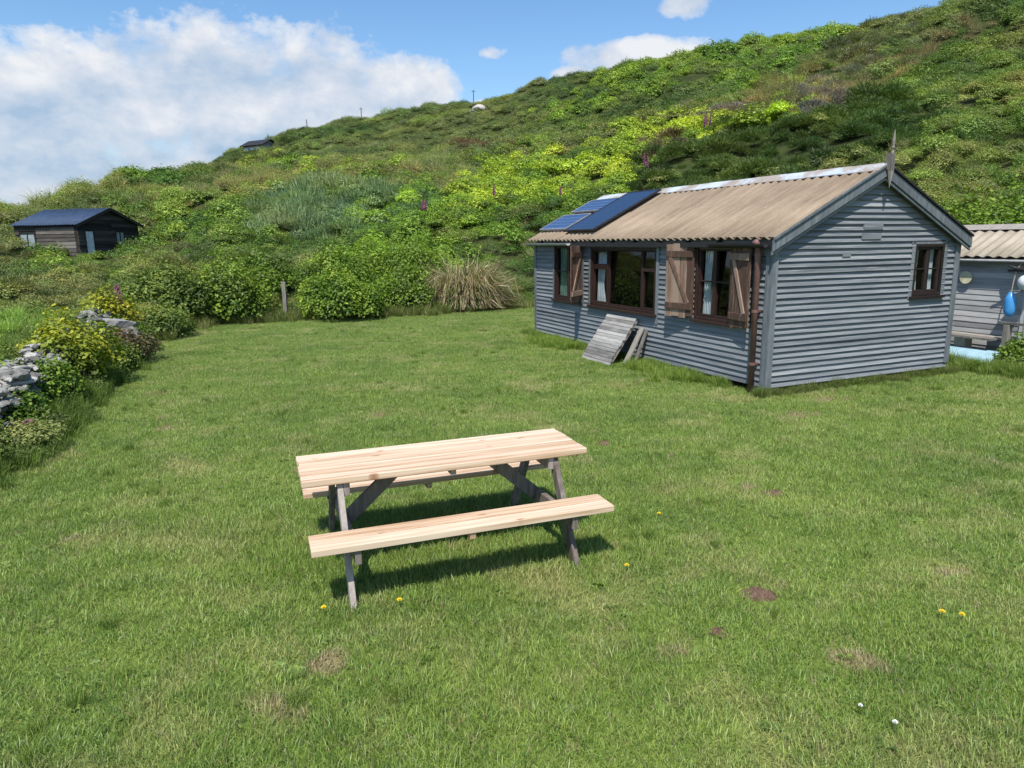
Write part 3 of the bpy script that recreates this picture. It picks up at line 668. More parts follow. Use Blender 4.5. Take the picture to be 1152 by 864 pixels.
# roof
OH, BO = .13, .16                            # overhang at the eave, at the gables
rs = lambda a: ZE + .085 + a * SLOPE          # roof surface height over a
roof = corrugated('roof', 'cement_roof', cabin, -OH, rs(-OH), CW / 2, rs(CW / 2), -BO, CL + BO, laps=(.52,))
rb = corrugated('roof_back', 'cement_roof', roof, CW + OH, rs(-OH), CW / 2 , rs(CW / 2) - .002, -BO, CL + BO)
b = MB()
zr = rs(CW / 2) + .035
for sgn in (-1, 1):
    N_ = 12
    for k in range(N_):
        y0 = -BO - .01 + (CL + 2 * BO + .02) * k / N_; y1 = -BO - .01 + (CL + 2 * BO + .02) * (k + 1) / N_ + .03
        a0, a1 = CW / 2, CW / 2 + sgn * .21; d = .004 * (k % 2) + (0 if sgn < 0 else .0015)
        p = [(a0, y0, zr + d), (a1, y0, zr - .21 * SLOPE - .006 + d), (a1, y1, zr - .21 * SLOPE - .006 + d), (a0, y1, zr + d)]
        b.hexa([(x, y, z - .012) for x, y, z in p] + p if sgn > 0 else [(x, y, z - .012) for x, y, z in reversed(p)] + list(reversed(p)))
b.build('ridge_cap', 'ridge_cap_metal', roof)
for sgn, lab in ((-1, None), (1, None)):
    b = MB(); a_e = -OH - .01 if sgn < 0 else CW + OH + .01; am = CW / 2
    def barge(top, dep, y0, y1):
        zt0, zt1 = rs(-OH - .01) + top, rs(CW / 2) + top
        lst = [(a_e, y0, zt0 - dep), (am, y0, zt1 - dep), (am, y1, zt1 - dep), (a_e, y1, zt0 - dep), (a_e, y0, zt0), (am, y0, zt1), (am, y1, zt1), (a_e, y1, zt0)]
        b.hexa(lst if sgn < 0 else [lst[i] for i in (1, 0, 3, 2, 5, 4, 7, 6)])
    barge(-.012, .15, -BO + .012, -BO + .045); barge(-.165, .045, -BO + .03, -BO + .06)
    b.build('bargeboard', 'grey_trim_wood', cabin, bevel=.004)
    b = MB(); barge(.024 if sgn < 0 else .03, .03, -BO - .012, -BO + .03)
    b.build('verge_strip', 'dark_paint' if sgn > 0 else 'grey_trim_wood', cabin)
b = MB()
for y in np.arange(.3, CL, .75): b.beam((-OH + .02, y, rs(-OH) - .085), (.05, y, rs(.05) - .085), .045, .07)
b.box(-OH - .0, -OH + .02, -BO + .05, CL + BO - .05, rs(-OH) - .115, rs(-OH) - .04); b.box(-OH + .02, -.02, -BO + .06, CL + BO - .05, ZE + .035, ZE + .05)
b.build('eaves_board', 'dark_paint', cabin)
b = MB(); bx = -OH - .055
def gutter(y0, y1, dz):
    n = 8; V = []; zt = rs(-OH) - .045 + dz
    for y in (y0, y1):
        for k in range(n + 1):
            a = PI + PI * k / n; V.append((bx + .052 * math.cos(a), y, zt + .05 * math.sin(a)))
        for k in range(n, -1, -1):
            a = PI + PI * k / n; V.append((bx + .045 * math.cos(a), y, zt + .043 * math.sin(a)))
    m_ = 2 * (n + 1); b.mesh(V, [(k, (k + 1) % m_, m_ + (k + 1) % m_, m_ + k) for k in range(m_)] + [tuple(reversed(range(m_))), tuple(range(m_, 2 * m_))])
gutter(5.55, CL + BO - .02, -.005); b.build('gutter', 'gutter_paint', cabin, smooth=False)
b = MB(); gutter(-.05, 1.1, -.02); b.build('gutter', 'dark_paint', cabin)
# drainpipe on the near corner
b = MB(); px, py = -.115, .16
b.tube([(px, py, .02), (px, py, ZE - .12), (px - .03, py, ZE - .05), (px - .07, py, ZE + .0)], .043, 14); dp = b.build('drainpipe', 'pipe_paint', cabin, smooth=True)
for z in (.45, 1.2, 1.98): b = MB(); b.tube([(px, py, z - .02), (px, py, z + .02)], .049, 14); b.box(px + .02, 0, py - .03, py + .03, z - .015, z + .015); b.build('bracket', 'pipe_paint', dp)
# finial: pointed spear on the gable apex
b = MB(); fy = -BO - .045; fa = CW / 2; zb0 = ZB + 2.74
b.mesh([(fa - .028, fy - .028, ZR + .0), (fa + .028, fy - .028, ZR), (fa + .028, fy + .028, ZR), (fa - .028, fy + .028, ZR), (fa, fy, zb0)], [(0, 1, 4), (1, 2, 4), (2, 3, 4), (3, 0, 4)])
b.box(fa - .029, fa + .029, fy - .029, fy + .029, ZR, ZR + .22); b.box(fa - .04, fa + .01, fy + .03, fy + .07, ZR + .02, ZR + .24)
lean = .05
prof = [(.018, .21), (.038, .225), (.038, .25), (.020, .265), (.018, .29), (.032, .305), (.032, .32), (.022, .335), (.032, .41), (.024, .46), (.004, .56)]
b.tube([(fa + lean * h * .5, fy, ZR + h) for r, h in prof], [r * .7 for r, h in prof], 8)
b.build('finial', 'silver_wood_upright', cabin)
# windows
ZW = ZB
def cur(face, lst): return [(p0, p1, ZB + a, ZB + c, m_) for (p0, p1, a, c, m_) in lst]
w1 = window(cabin, 'F', *HF[0], [(5.30, 5.86, HF[0][2] + .045, HF[0][3] - .045, 2), (5.86, 6.42, HF[0][2] + .045, HF[0][3] - .045, 2)], curtain=cur('F', [(6.40, 6.02, .86, 1.93, 'green_cloth'), (5.62, 5.34, .86, 1.93, 'green_cloth')]), surround=[(6.46, 6.53, ZB + .75, ZB + 2.0), (5.17, 5.25, ZB + .75, ZB + 2.0)])
z0, z1 = HF[1][2] + .045, HF[1][3] - .045; zm = ZB + 1.55
w2 = window(cabin, 'F', *HF[1], [(4.27, 4.84, z0, zm, 1), (4.27, 4.84, zm, z1, 1), (3.14, 4.25, z0, z1, 0), (2.71, 3.12, z0, zm, 1), (2.71, 3.12, zm, z1, 0)], curtain=cur('F', [(4.80, 4.46, .85, 1.52, 'white_cloth'), (4.78, 4.36, 1.6, 1.86, 'white_cloth')]), surround=[(4.88, 4.96, ZB + .73, ZB + 1.93), (2.58, 2.66, ZB + .62, ZB + 1.93), (2.58, 4.96, ZB + 1.92, ZB + 1.98)])
z0, z1 = HF[2][2] + .045, HF[2][3] - .045
w3 = window(cabin, 'F', *HF[2], [(.795, 1.175, z0, z1, 2), (1.175, 1.555, z0, z1, 2)], curtain=cur('F', [(1.53, 1.30, .88, 1.92, 'white_cloth')]))
z0, z1 = HG[0][2] + .045, HG[0][3] - .045
w4 = window(cabin, 'G', *HG[0], [(2.835, 3.12, z0, z1, 2), (3.12, 3.405, z0, z1, 2)], curtain=cur('G', [(2.84, 3.04, 1.19, 1.94, 'white_cloth'), (3.38, 3.19, 1.19, 1.94, 'white_cloth')]), trim='near_black_wood', surround=[(3.45, 3.53, ZB + 1.12, ZB + 2.02), (2.72, 2.79, ZB + 1.12, ZB + 1.98), (2.7, 3.53, ZB + 1.95, ZB + 1.985)])
# shutters: boards on ledges with a Z brace; hinge at (0, pb), swung open by ang from lying flat on the wall
def shutter(pb, side, ang, z0, z1, wdt, label=None, drop=0., flip=1):
    M = Matrix.Translation((-.055, pb, 0)) @ Matrix.Rotation(ang * side, 4, 'Z')
    s_ = MB(); n = 4
    for k in range(n):
        u0, u1 = wdt * k / n + .003, wdt * (k + 1) / n - .003
        s_.box(-.022, 0, min(side * u0, side * u1), max(side * u0, side * u1), z0 + random.uniform(-.02, .03) , z1 + random.uniform(-.03, .02), None, M)
    so = s_.build('shutter', 'shutter_wood', cabin, bevel=.003); l_ = MB(); h = z1 - z0
    q0, q1 = (-.046, -.0225)
    for zz in (z0 + .12, z1 - .22): l_.box(q0, q1, min(side * .02, side * (wdt - .02)), max(side * .02, side * (wdt - .02)), zz, zz + .1, None, M)
    top, bot = (.10, wdt - .10) if flip > 0 else (wdt - .10, .10)
    A, B = M @ Vector((-.033, side * bot, z0 + .22)), M @ Vector((-.033, side * top, z1 - .22)); nrm = M.to_3x3() @ Vector((1, 0, 0))
    l_.beam(A, B, .07, .02, nrm); l_.build('batten', 'shutter_wood', so, bevel=.003)
    if label: so['label'] = label
shutter(1.60, 1, math.radians(10), ZB + .83, ZB + 2.0, .60, flip=-1)
shutter(.75, -1, math.radians(9), ZB + .78, ZB + 1.98, .50, flip=1)
shutter(5.24, 1, math.radians(128), ZB + .84, ZB + 1.95, .55, flip=1)
# solar panels, on rails just above the corrugations
nvec = Vector((-SLOPE, 0, 1)).normalized(); svec = Vector((1, 0, SLOPE)).normalized()
def panel(b0, b1, s0, s1, kind, lift=.06):
    M = Matrix.Identity(4); base = Vector((-OH, 0, rs(-OH))) + nvec * lift
    for i in range(3): M[i][0] = svec[i]; M[i][1] = (0, 1, 0)[i]; M[i][2] = nvec[i]; M[i][3] = base[i]
    M = Matrix.Translation((0, 0, 0)) @ M
    f = MB(); w = .028
    f.box(s0, s1, b0, b0 + w, 0, .04, None, M); f.box(s0, s1, b1 - w, b1, 0, .04, None, M); f.box(s0, s0 + w, b0 + w, b1 - w, 0, .0395, None, M); f.box(s1 - w, s1, b0 + w, b1 - w, 0, .0395, None, M)
    for bb in (b0 + .2, b1 - .2): f.box(s0 + .05, s1 - .05, bb - .02, bb + .02, -.05, -.001, None, M)
    po = f.build('solar_panel', 'galvanised' if kind == 'pv' else 'dark_paint', cabin)
    c = MB(); c.box(s0 + w - .002, s1 - w + .002, b0 + w - .002, b1 - w + .002, .012, .034)
    co = c.build('cells', 'solar_cells' if kind == 'pv' else 'collector_glass', po); co.matrix_local = M
    return po
panel(6.36, 7.62, .38, 1.12, 'pv')['label'] = 'lower blue panel nearest the eave'
panel(6.22, 7.52, 1.26, 1.88, 'pv')['label'] = 'upper blue panel by the ridge'
panel(4.98, 6.20, .26, 2.08, 'tube', .075)['label'] = 'tall dark collector panel'

# ------------------------------------------------------------------ leaning panel and planks against the cabin
def world_lean(name, mat, b0, b1, foot, top_a, top_z, n, th=.025, battens=False, jag=.02, skew=0.):
    """boarded panel leaning on the front wall: boards run along the wall"""
    root = MB(); L = math.hypot(foot - top_a, top_z)
    dirv = Vector((foot - top_a, 0, -top_z)).normalized()     # down the slope, towards the lawn
    def P(s, bb, off):
        nv = Vector((-dirv.z * 1.0, 0, dirv.x)); nv = nv if nv.z > 0 else -nv
        return Vector((top_a, bb, top_z)) + dirv * s + nv * off
    for k in range(n):
        s0, s1 = L * k / n + .002, L * (k + 1) / n - .002; j0, j1 = random.uniform(-jag, jag), random.uniform(-jag, jag); o = random.uniform(-.004, .006); sk = skew * (s0 / L)
        lo = [P(s0, b0 + j0 + sk, o), P(s0, b1 + j1 + sk, o), P(s1, b1 + j1 + sk, o), P(s1, b0 + j0 + sk, o)]; hi = [P(s0, b0 + j0 + sk, o + th), P(s0, b1 + j1 + sk, o + th), P(s1, b1 + j1 + sk, o + th), P(s1, b0 + j0 + sk, o + th)]
        root.hexa(lo + hi)
    ob = root.build(name, mat, bevel=.003); ob.location = tuple(CAB); ob.rotation_euler = (0, 0, CYAW)
    if battens:
        for bb in (b0 + .05, b1 - .03): b_ = MB(); b_.hexa([P(.02, bb - .03 + 0, -.045), P(.02, bb + .03, -.045), P(L - .05, bb + .03 + skew, -.045), P(L - .05, bb - .03 + skew, -.045), P(.02, bb - .03, -.007), P(.02, bb + .03, -.007), P(L - .05, bb + .03 + skew, -.007), P(L - .05, bb - .03 + skew, -.007)]); b_.build('batten', 'silver_wood_upright', ob)
    return ob
pl = world_lean('leaning_panel', 'silver_wood', 3.10, 4.08, -.70, -.10, .80, 15, battens=True, skew=-.03)
tag(pl, 'weathered grey boarded panel leaning under the big cabin window', 'wooden panel')
def lean_plank(b, foot, top_z, w, label, db=0):
    p = MB(); A, B = Vector((foot, b, .0)), Vector((-.055, b + db, top_z)); p.beam(A, B, w, .03, (1, 0, .3)); o = p.build('plank', 'silver_wood_upright', bevel=.003)
    o.location = tuple(CAB); o.rotation_euler = (0, 0, CYAW); tag(o, label, 'plank', 'planks propped behind the leaning panel')
lean_plank(3.00, -.42, .66, .12, 'wide brown plank propped close behind the grey leaning panel'); lean_plank(2.84, -.34, .62, .07, 'narrow plank propped on the cabin wall, clear of the leaning panel', .03)

# ------------------------------------------------------------------ shed beside the cabin
shed = empty('wooden_shed', tuple(cab(5.75, 0)), CYAW)
tag(shed, 'weathered grey board shed with pale corrugated roof at the right edge', 'shed')
SE, SR, SL_, SWD = 1.80, 2.26, 3.4, 1.9
b = MB(); wall_sheet(b, 'F', .0, SL_, .02, SE, [], -.06, -.002); clap(b, 'F', 0, SL_,   .05, SE - .02, .10, prot=.014, joint=1.8); b.build('front_wall', 'shed_wood', shed)
b = MB(); wall_sheet(b, 'G', 0.0, SWD, .02, SE, [], -.06, -.002); clap(b, 'G', 0, SWD, .05, SR, .10, prot=.018, limits=lambda z: (max(0, (z - SE) / .6), SWD - max(0, (z - SE) / .6)), joint=1.6)
b.box(SWD - .05, SWD, .06, SL_, .02, SE); b.box(0.06, SWD, SL_ - .05, SL_, .02, SE); b.build('side_wall', 'shed_wood', shed)
b = MB(); fbox(b, 'G', -.025, .05, .03, SE, .0, .03); fbox(b, 'F', .0, .05, .03, SE, .0, .03); b.build('corner_board', 'shed_wood', shed)
sl2 = .52
sr = corrugated('roof', 'pale_cement_roof', shed, -.20, SE + .03, .82, SE + .03 + 1.02 * sl2, -.18, SL_ + .15, pitch=.19, amp=.018)
corrugated('roof_back', 'pale_cement_roof', sr, 1.9, SE + .0, .82, SE + .03 + 1.02 * sl2, -.18, SL_ + .15, pitch=.19, amp=.03)
b = MB(); zt = SE + .03 + 1.02 * sl2 + .045; b.mesh([(.64, -.2, zt - .10), (.84, -.2, zt), (.84, SL_ + .17, zt), (.64, SL_ + .17, zt - .10), (1.04, -.2, zt - .1), (1.04, SL_ + .17, zt - .1)], [(0, 1, 2, 3), (1, 4, 5, 2)]); b.build('ridge_cap', 'silver_wood_upright', sr)
b = MB(); b.tube([(-.17, -.1, SE - .03), (-.17, SL_, SE - .03)], .025, 10); b.build('gutter', 'gutter_paint', shed, smooth=True)
b = MB(); b.beam((-.22, -.19, SE - .03), (.82, -.19, SE - .03 + 1.04 * sl2), .03, .12); b.build('bargeboard', 'dark_paint', shed)
# bench in front of the shed
bench = empty('plank_bench', tuple(cab(5.45, .2)), CYAW); tag(bench, 'low grey plank bench along the foot of the shed wall', 'bench')
b = MB(); b.box(-.22, -.02, 0, 2.3, .405, .445); b.box(-.01, .2, -.02, 2.3, .41, .45); b.build('seat', 'silver_wood_upright', bench, bevel=.004)
for y in (.62, 1.9):
    b = MB(); b.box(-.12, .1, y - .1, y + .1, .0, .404); b.build('leg', 'silver_wood_upright', bench, bevel=.01)
# pale blue board lying in front of it
bb_ = MB(); bb_.box(-.31, .31, -.95, .95, 0, .03); bo = bb_.build('blue_board', 'pale_blue_paint', bevel=.006)
bo.location = tuple(cab(5.05, .52, .11)); bo.rotation_euler = (0, math.radians(-17), CYAW); tag(bo, 'pale blue painted board lying on the grass below the shed bench', 'board')
# fence post with a rail
rl = empty('post_rail', tuple(cab(5.36, .02)), CYAW); tag(rl, 'short weathered post and rail in front of the shed corner', 'railing')
b = MB(); b.box(-.05, .05, -.05, .05, -.05, .70); b.build('post', 'silver_wood_upright', rl, bevel=.006)
b = MB(); b.box(-.045, .045, -1.5, .12, .703, .745); b.build('rail', 'silver_wood', rl, bevel=.004)
b = MB(); b.box(-.02, .02, -1.5, -.053, .28, .37); b.build('rail', 'silver_wood', rl, bevel=.004)
# hanging float, fender, wall disc
fd = empty('fender', tuple(cab(5.52, .13, 0)), 0); tag(fd, 'long blue inflatable fender hanging at the shed corner', 'fender')
b = MB(); pr = [(.012, 1.245), (.03, 1.24), (.045, 1.215), (.06, 1.19), (.08, 1.15), (.088, 1.09), (.088, .93), (.078, .875), (.054, .84), (.035, .825), (.01, .82)]
b.tube([(0, 0, z) for r, z in pr], [r for r, z in pr], 18); b.build('float_body', 'blue_plastic', fd, smooth=True)
b = MB(); b.tube([(0, 0, 1.24), (.01, 0, 1.4), (.04, 0, 1.62), (.12, .0, 1.74)], .009, 6); b.build('rope', 'rope_fibre', fd)
by = empty('round_float', tuple(cab(5.50, -.10, 0)), 0); tag(by, 'round white buoy hanging above the blue fender', 'buoy')
b = MB(); pr = [(.13 * math.sin(a), 1.42 - .13 * math.cos(a)) for a in np.linspace(.05, PI - .05, 14)]; b.tube([(0, 0, z) for r, z in pr], [r for r, z in pr], 18); b.build('float_body', 'white_plastic', by, smooth=True)
b = MB(); b.tube([(0, 0, 1.54), (.02, .0, 1.66), (.1, .03, 1.76)], .009, 6); b.build('rope', 'rope_fibre', by)
dk = MB(); dk.tube([(-.028, 0, 0), (.0, 0, 0)], [.115, .105], 24); do = dk.build('wall_disc', 'cream_paint'); do.location = tuple(cab(5.70, 1.06, 1.45)); do.rotation_euler = (0, 0, CYAW); tag(do, 'round cream disc fixed high on the shed wall', 'disc')
dw = MB(); dw.tube([(0, .28, 1.60), (-.08, .05, 1.63), (-.02, -.2, 1.60), (-.12, -.45, 1.66)], [.02, .04, .045, .02], 8); dw.tube([(-.08, .05, 1.63), (-.15, .22, 1.70)], [.03, .01], 6); o = dw.build('driftwood', 'dark_paint', smooth=True)
o.location = tuple(cab(5.62, 0)); o.rotation_euler = (0, 0, CYAW); tag(o, 'dark twisted driftwood branch fixed under the shed eave', 'driftwood')

# ------------------------------------------------------------------ black hut on the slope
hz_ = float(height(-24.0, 41.5)); hut = empty('black_hut', (HUT_C[0], HUT_C[1], 1.35), HUT_YAW)
tag(hut, 'black timber hut with a blue metal roof among the scrub', 'hut')
HW, HL, HE, HR = 4.6, 4.35, 2.02, 2.92; hs_ = (HR - HE) / (HW / 2)
hh = [(2.95, 4.05, .78, 1.62)]; hg = [(.45, 1.15, .1, 1.75), (2.75, 3.45, .9, 1.65)]
b = MB(); wall_sheet(b, 'F', 2.85, HL, -.6, HE, hh, -.06, -.002); wall_sheet(b, 'F', 0.05, .2, -.6, HE, [], -.06, -.002); clap(b, 'F', 2.85, HL, -.3, HE, .2, hh, prot=.03); wall_sheet(b, 'F', .2, 2.85, 1.85, HE, [], -.06, -.0); b.build('wall', 'dark_hut_wood', hut)
b = MB(); wall_sheet(b, 'F', .2, 2.85, -.6, 1.85, [], -.06, -.002); clap(b, 'F', .2, 2.85, -.3, 1.85, .2, prot=.035); b.build('wall', 'brown_hut_wood', hut)['label'] = 'paler weathered front boards'
b = MB(); wall_sheet(b, 'G', 0, HW, -.6, HE, hg, -.06, -.002); clap(b, 'G', 0, HW, -.3, HR, .2, hg, prot=.03, limits=lambda z: (max(0, (z - HE) / hs_), HW - max(0, (z - HE) / hs_)))
b.mesh([(0, .004, HE), (HW, .004, HE), (HW / 2, .004, HR), (0, .06, HE), (HW, .06, HE), (HW / 2, .06, HR)], [(0, 1, 2), (5, 4, 3), (0, 2, 5, 3), (1, 4, 5, 2)], .3)
b.box(HW - .06, HW, .06, HL, -.6, HE); b.box(0, HW - .06, HL - .06, HL, -.6, HE); b.box(.07, HW - .07, .07, HL - .07, .0, .05)
b.mesh([(0, HL, HE), (HW, HL, HE), (HW / 2, HL, HR)], [(2, 1, 0)], .3); b.build('gable_wall', 'dark_hut_wood', hut)
hrz = lambda a: HE + .06 + a * hs_
hr = corrugated('roof', 'blue_roof_metal', hut, -.2, hrz(-.2), HW / 2, hrz(HW / 2), -.25, HL + .2, pitch=.2, amp=.02)
corrugated('roof_back', 'blue_roof_metal', hr, HW + .2, hrz(-.2), HW / 2, hrz(HW / 2), -.25, HL + .2, pitch=.2, amp=.02)
for sgn in (-1, 1):
    b = MB(); b.beam((-.22 if sgn < 0 else HW + .22, -.24, hrz(-.22) - .05), (HW / 2, -.24, hrz(HW / 2) - .05), .04, .16); b.build('bargeboard', 'dark_paint', hut)
for (face, (p0, p1, z0, z1), cl) in (('F', hh[0], 'white_cloth'), ('G', hg[1], 'white_cloth')):
    w = MB(); e = .05
    fbox(w, face, p0, p1, z0, z0 + e, -.05, .03); fbox(w, face, p0, p1, z1 - e, z1, -.05, .03); fbox(w, face, p0, p0 + e, z0 + e, z1 - e, -.05, .028); fbox(w, face, p1 - e, p1, z0 + e, z1 - e, -.05, .028); fbox(w, face, (p0 + p1) / 2 - .02, (p0 + p1) / 2 + .02, z0 + e, z1 - e, -.04, .02)
    wo2 = w.build('window', 'dark_paint', hut); w = MB(); w.poly([fpt(face, p0 + e, -.02, z0 + e), fpt(face, p1 - e, -.02, z0 + e), fpt(face, p1 - e, -.02, z1 - e), fpt(face, p0 + e, -.02, z1 - e)][::-1 if face == 'F' else 1]); w.build('pane', 'window_glass', wo2)
    w = MB(); fbox(w, face, p0 + .02, p1 - .02, z0 + .02, z1 - .02, -.034, -.026); w.build('curtain', cl, wo2)
p0, p1, z0, z1 = hg[0]; w = MB(); fbox(w, 'G', p0, p1, z0, z1, -.05, .0); do = w.build('door', 'dark_paint', hut); w = MB(); fbox(w, 'G', p0 + .1, p1 - .1, z0 + .15, z1 - .12, .001, .012); w.build('door_glass', 'far_window', do)

# ------------------------------------------------------------------ far hut, poles, rock on the skyline
def far_hut(u, v, r, wdt, label):
    P = survey(u, v, r); zg = float(height(P[0], P[1])); z0 = zg - .1
    h = empty('distant_hut', (P[0], P[1], z0), math.radians(62)); tag(h, label, 'hut')
    hw, hl = wdt * .75, wdt; b = MB(); b.box(0, hw, 0, hl, 0, 2.5); b.mesh([(0, 0, 2.5), (hw, 0, 2.5), (hw / 2, 0, 3.5), (0, hl, 2.5), (hw, hl, 2.5), (hw / 2, hl, 3.5)], [(0, 1, 2), (5, 4, 3)]); b.build('wall', 'silver_wood', h)
    b = MB(); b.mesh([(-.5, -.5, 2.35), (hw / 2, -.5, 3.6), (hw / 2, hl + .5, 3.6), (-.5, hl + .5, 2.35), (hw + .5, -.5, 2.35), (hw + .5, hl + .5, 2.35)], [(0, 1, 2, 3), (1, 4, 5, 2)]); o = b.build('roof', 'dark_paint', h); m = o.modifiers.new('t', 'SOLIDIFY'); m.thickness = .12
    for y in (.6, 2.2, 3.9):
        b = MB(); b.box(-.05, -.004, y, y + 1.1, .8, 1.9); b.build('window', 'far_window', h)
far_hut(296, 178, 152, 5.2, 'tiny pale hut with dark roof high on the far hill')
for (u, v, r, hgt, label) in ((407, 139, 186, 4.2, 'thin pole on the skyline below the big cloud'), (533, 124, 178, 4.5, 'thin pole on the skyline close above the white rock'), (346, 153, 188, 2.6, 'shortest pole, far left along the skyline')):
    P = survey(u, v, r); zg = float(height(P[0], P[1])); b = MB(); b.tube([(0, 0, -1), (0, 0, hgt)], [.13, .09], 8)
    if hgt > 3: b.beam((-.5, 0, hgt - .4), (.5, 0, hgt - .4), .1, .1)
    o = b.build('utility_pole', 'pole_wood', loc=(P[0], P[1], zg)); tag(o, label, 'pole', 'poles on the skyline')
def rock_mesh(mb, c, r, seed, sq=(1, 1, .7), sub=2):
    bm_ = bmesh.new(); bmesh.ops.create_icosphere(bm_, subdivisions=sub, radius=1); rg = random.Random(seed); ax = [Vector((rg.uniform(-1, 1), rg.uniform(-1, 1), rg.uniform(-1, 1))).normalized() for _ in range(9)]; dd = [rg.uniform(.42, .78) for _ in ax]
    rz = Matrix.Rotation(rg.uniform(0, 6.28), 3, 'Z'); V = []
    for v in bm_.verts:
        p = v.co.copy()
        for a, d in zip(ax, dd):
            e = p.dot(a) - d
            if e > 0: p -= a * e * .98
        p = rz @ Vector((p.x * sq[0], p.y * sq[1], p.z * sq[2])); p += Vector((rg.uniform(-1, 1), rg.uniform(-1, 1), rg.uniform(-1, 1))) * .03
        V.append(Vector(c) + p * r)
    mb.mesh(V, [tuple(v.index for v in f.verts) for f in bm_.faces], rg.random()); bm_.free()
P = survey(539, 143, 143); b = MB(); zg = float(height(P[0], P[1])); rock_mesh(b, (0, 0, .5), 1.5, 3, (1.1, .8, .5)); rock_mesh(b, (1.3, .3, .2), .8, 5, (1, .8, .6)); rock_mesh(b, (-1.3, 0, -.1), .9, 8, (1, .8, .5)); o = b.build('pale_rock', 'pale_rock', loc=(P[0], P[1], zg)); tag(o, 'pale white rock outcrop high on the far hillside', 'rock')

# ------------------------------------------------------------------ picnic table
TX, TY, TYAW, TL, TW, TH = -.4988, 4.8734, .3478, 1.99, .62, .739
tab = empty('picnic_table', (TX, TY, 0), TYAW); tag(tab, 'wooden picnic table with pale pine boards and greyed legs on the lawn', 'picnic table')
b = MB(); n = 5; wv = TW / n
for k in range(n):
    y0 = -TW / 2 + wv * k; e = random.uniform(-.006, .006); b.box(-TL / 2 + e, TL / 2 + e * .5, y0 + .005, y0 + wv - .005, TH - .042, TH + random.uniform(-.002, .002))
b.build('tabletop', 'pine_top', tab, bevel=.005)
SH = .447
for sg in (-1, 1):
    b = MB()
    for k in range(2):
        y0, y1 = .464 + .128 * k + .004, .464 + .128 * (k + 1) - .004; ys = sorted((sg * y0, sg * y1)); e = random.uniform(-.006, .006)
        dz_ = .055 if sg > 0 else 0; dx_ = .04 if sg > 0 else 0; b.box(-TL / 2 + e + dx_, TL / 2 + e + dx_, ys[0], ys[1], SH - .042 - dz_, SH - dz_)
    b.build('seat', 'pine_top', tab, bevel=.004)
XL = TL / 2 - .236
for sx in (-1, 1):
    for sy in (-1, 1):
        b = MB(); yt, yf = .215, .645; x0 = sx * XL - .019; x1 = sx * XL + .019
        t_ = Vector((0, yf - yt, -(TH - .042))).normalized(); pw = Vector((0, t_.z, -t_.y)) * .045
        A0, A1 = Vector((0, sy * yt, TH - .0435)), Vector((0, sy * yf, -.03)); hw = .05
        p = [(x0, sy * (yf - hw), -.03), (x1, sy * (yf - hw), -.03), (x1, sy * (yf + hw), -.03), (x0, sy * (yf + hw), -.03), (x0, sy * (yt - hw), TH - .044), (x1, sy * (yt - hw), TH - .044), (x1, sy * (yt + hw), TH - .044), (x0, sy * (yt + hw), TH - .044)]
        b.hexa(p if sy > 0 else [p[i] for i in (3, 2, 1, 0, 7, 6, 5, 4)]); b.build('leg', 'old_leg_wood', tab, bevel=.004)
    xi = sx * (XL - .040); b = MB(); zb_ = SH - .0435; b.hexa([(xi - .02, -.7, zb_ - .094), (xi + .02, -.7, zb_ - .094), (xi + .02, .7, zb_ - .16), (xi - .02, .7, zb_ - .16), (xi - .02, -.7, zb_ + .003), (xi + .02, -.7, zb_ + .003), (xi + .02, .7, zb_ - .066), (xi - .02, .7, zb_ - .066)]); b.build('seat_beam', 'old_leg_wood', tab, bevel=.004)
    b = MB(); b.box(xi - .02, xi + .02, -.285, .285, TH - .135, TH - .0435); b.build('top_beam', 'old_leg_wood', tab, bevel=.004)
    b = MB(); b.beam((sx * (XL - .055), 0, SH - .11), (sx * .33, 0, TH - .07), .038, .095, (0, 0, 1)); b.build('brace', 'old_leg_wood', tab, bevel=.004)
    for yy, zz in ((-.42, SH - .09), (-.40, SH - .06), (.42, SH - .09), (.24, TH - .09), (-.24, TH - .09)):
        b = MB(); b.tube([(sx * (XL + .019), yy, zz), (sx * (XL + .033), yy, zz)], .013, 8); b.build('bolt', 'steel_bolt', tab)
for sy in (-1, 1):
    b = MB(); b.box(-.02, .02, sy * .592 - .115, sy * .592 + .115, SH - .085 - (.055 if sy > 0 else 0), SH - .0435 - (.055 if sy > 0 else 0)); b.build('cleat', 'pine_top', tab, bevel=.003)
b = MB(); b.box(-.02, .02, -.27, .27, TH - .085, TH - .0435); b.build('cleat', 'old_leg_wood', tab, bevel=.003)

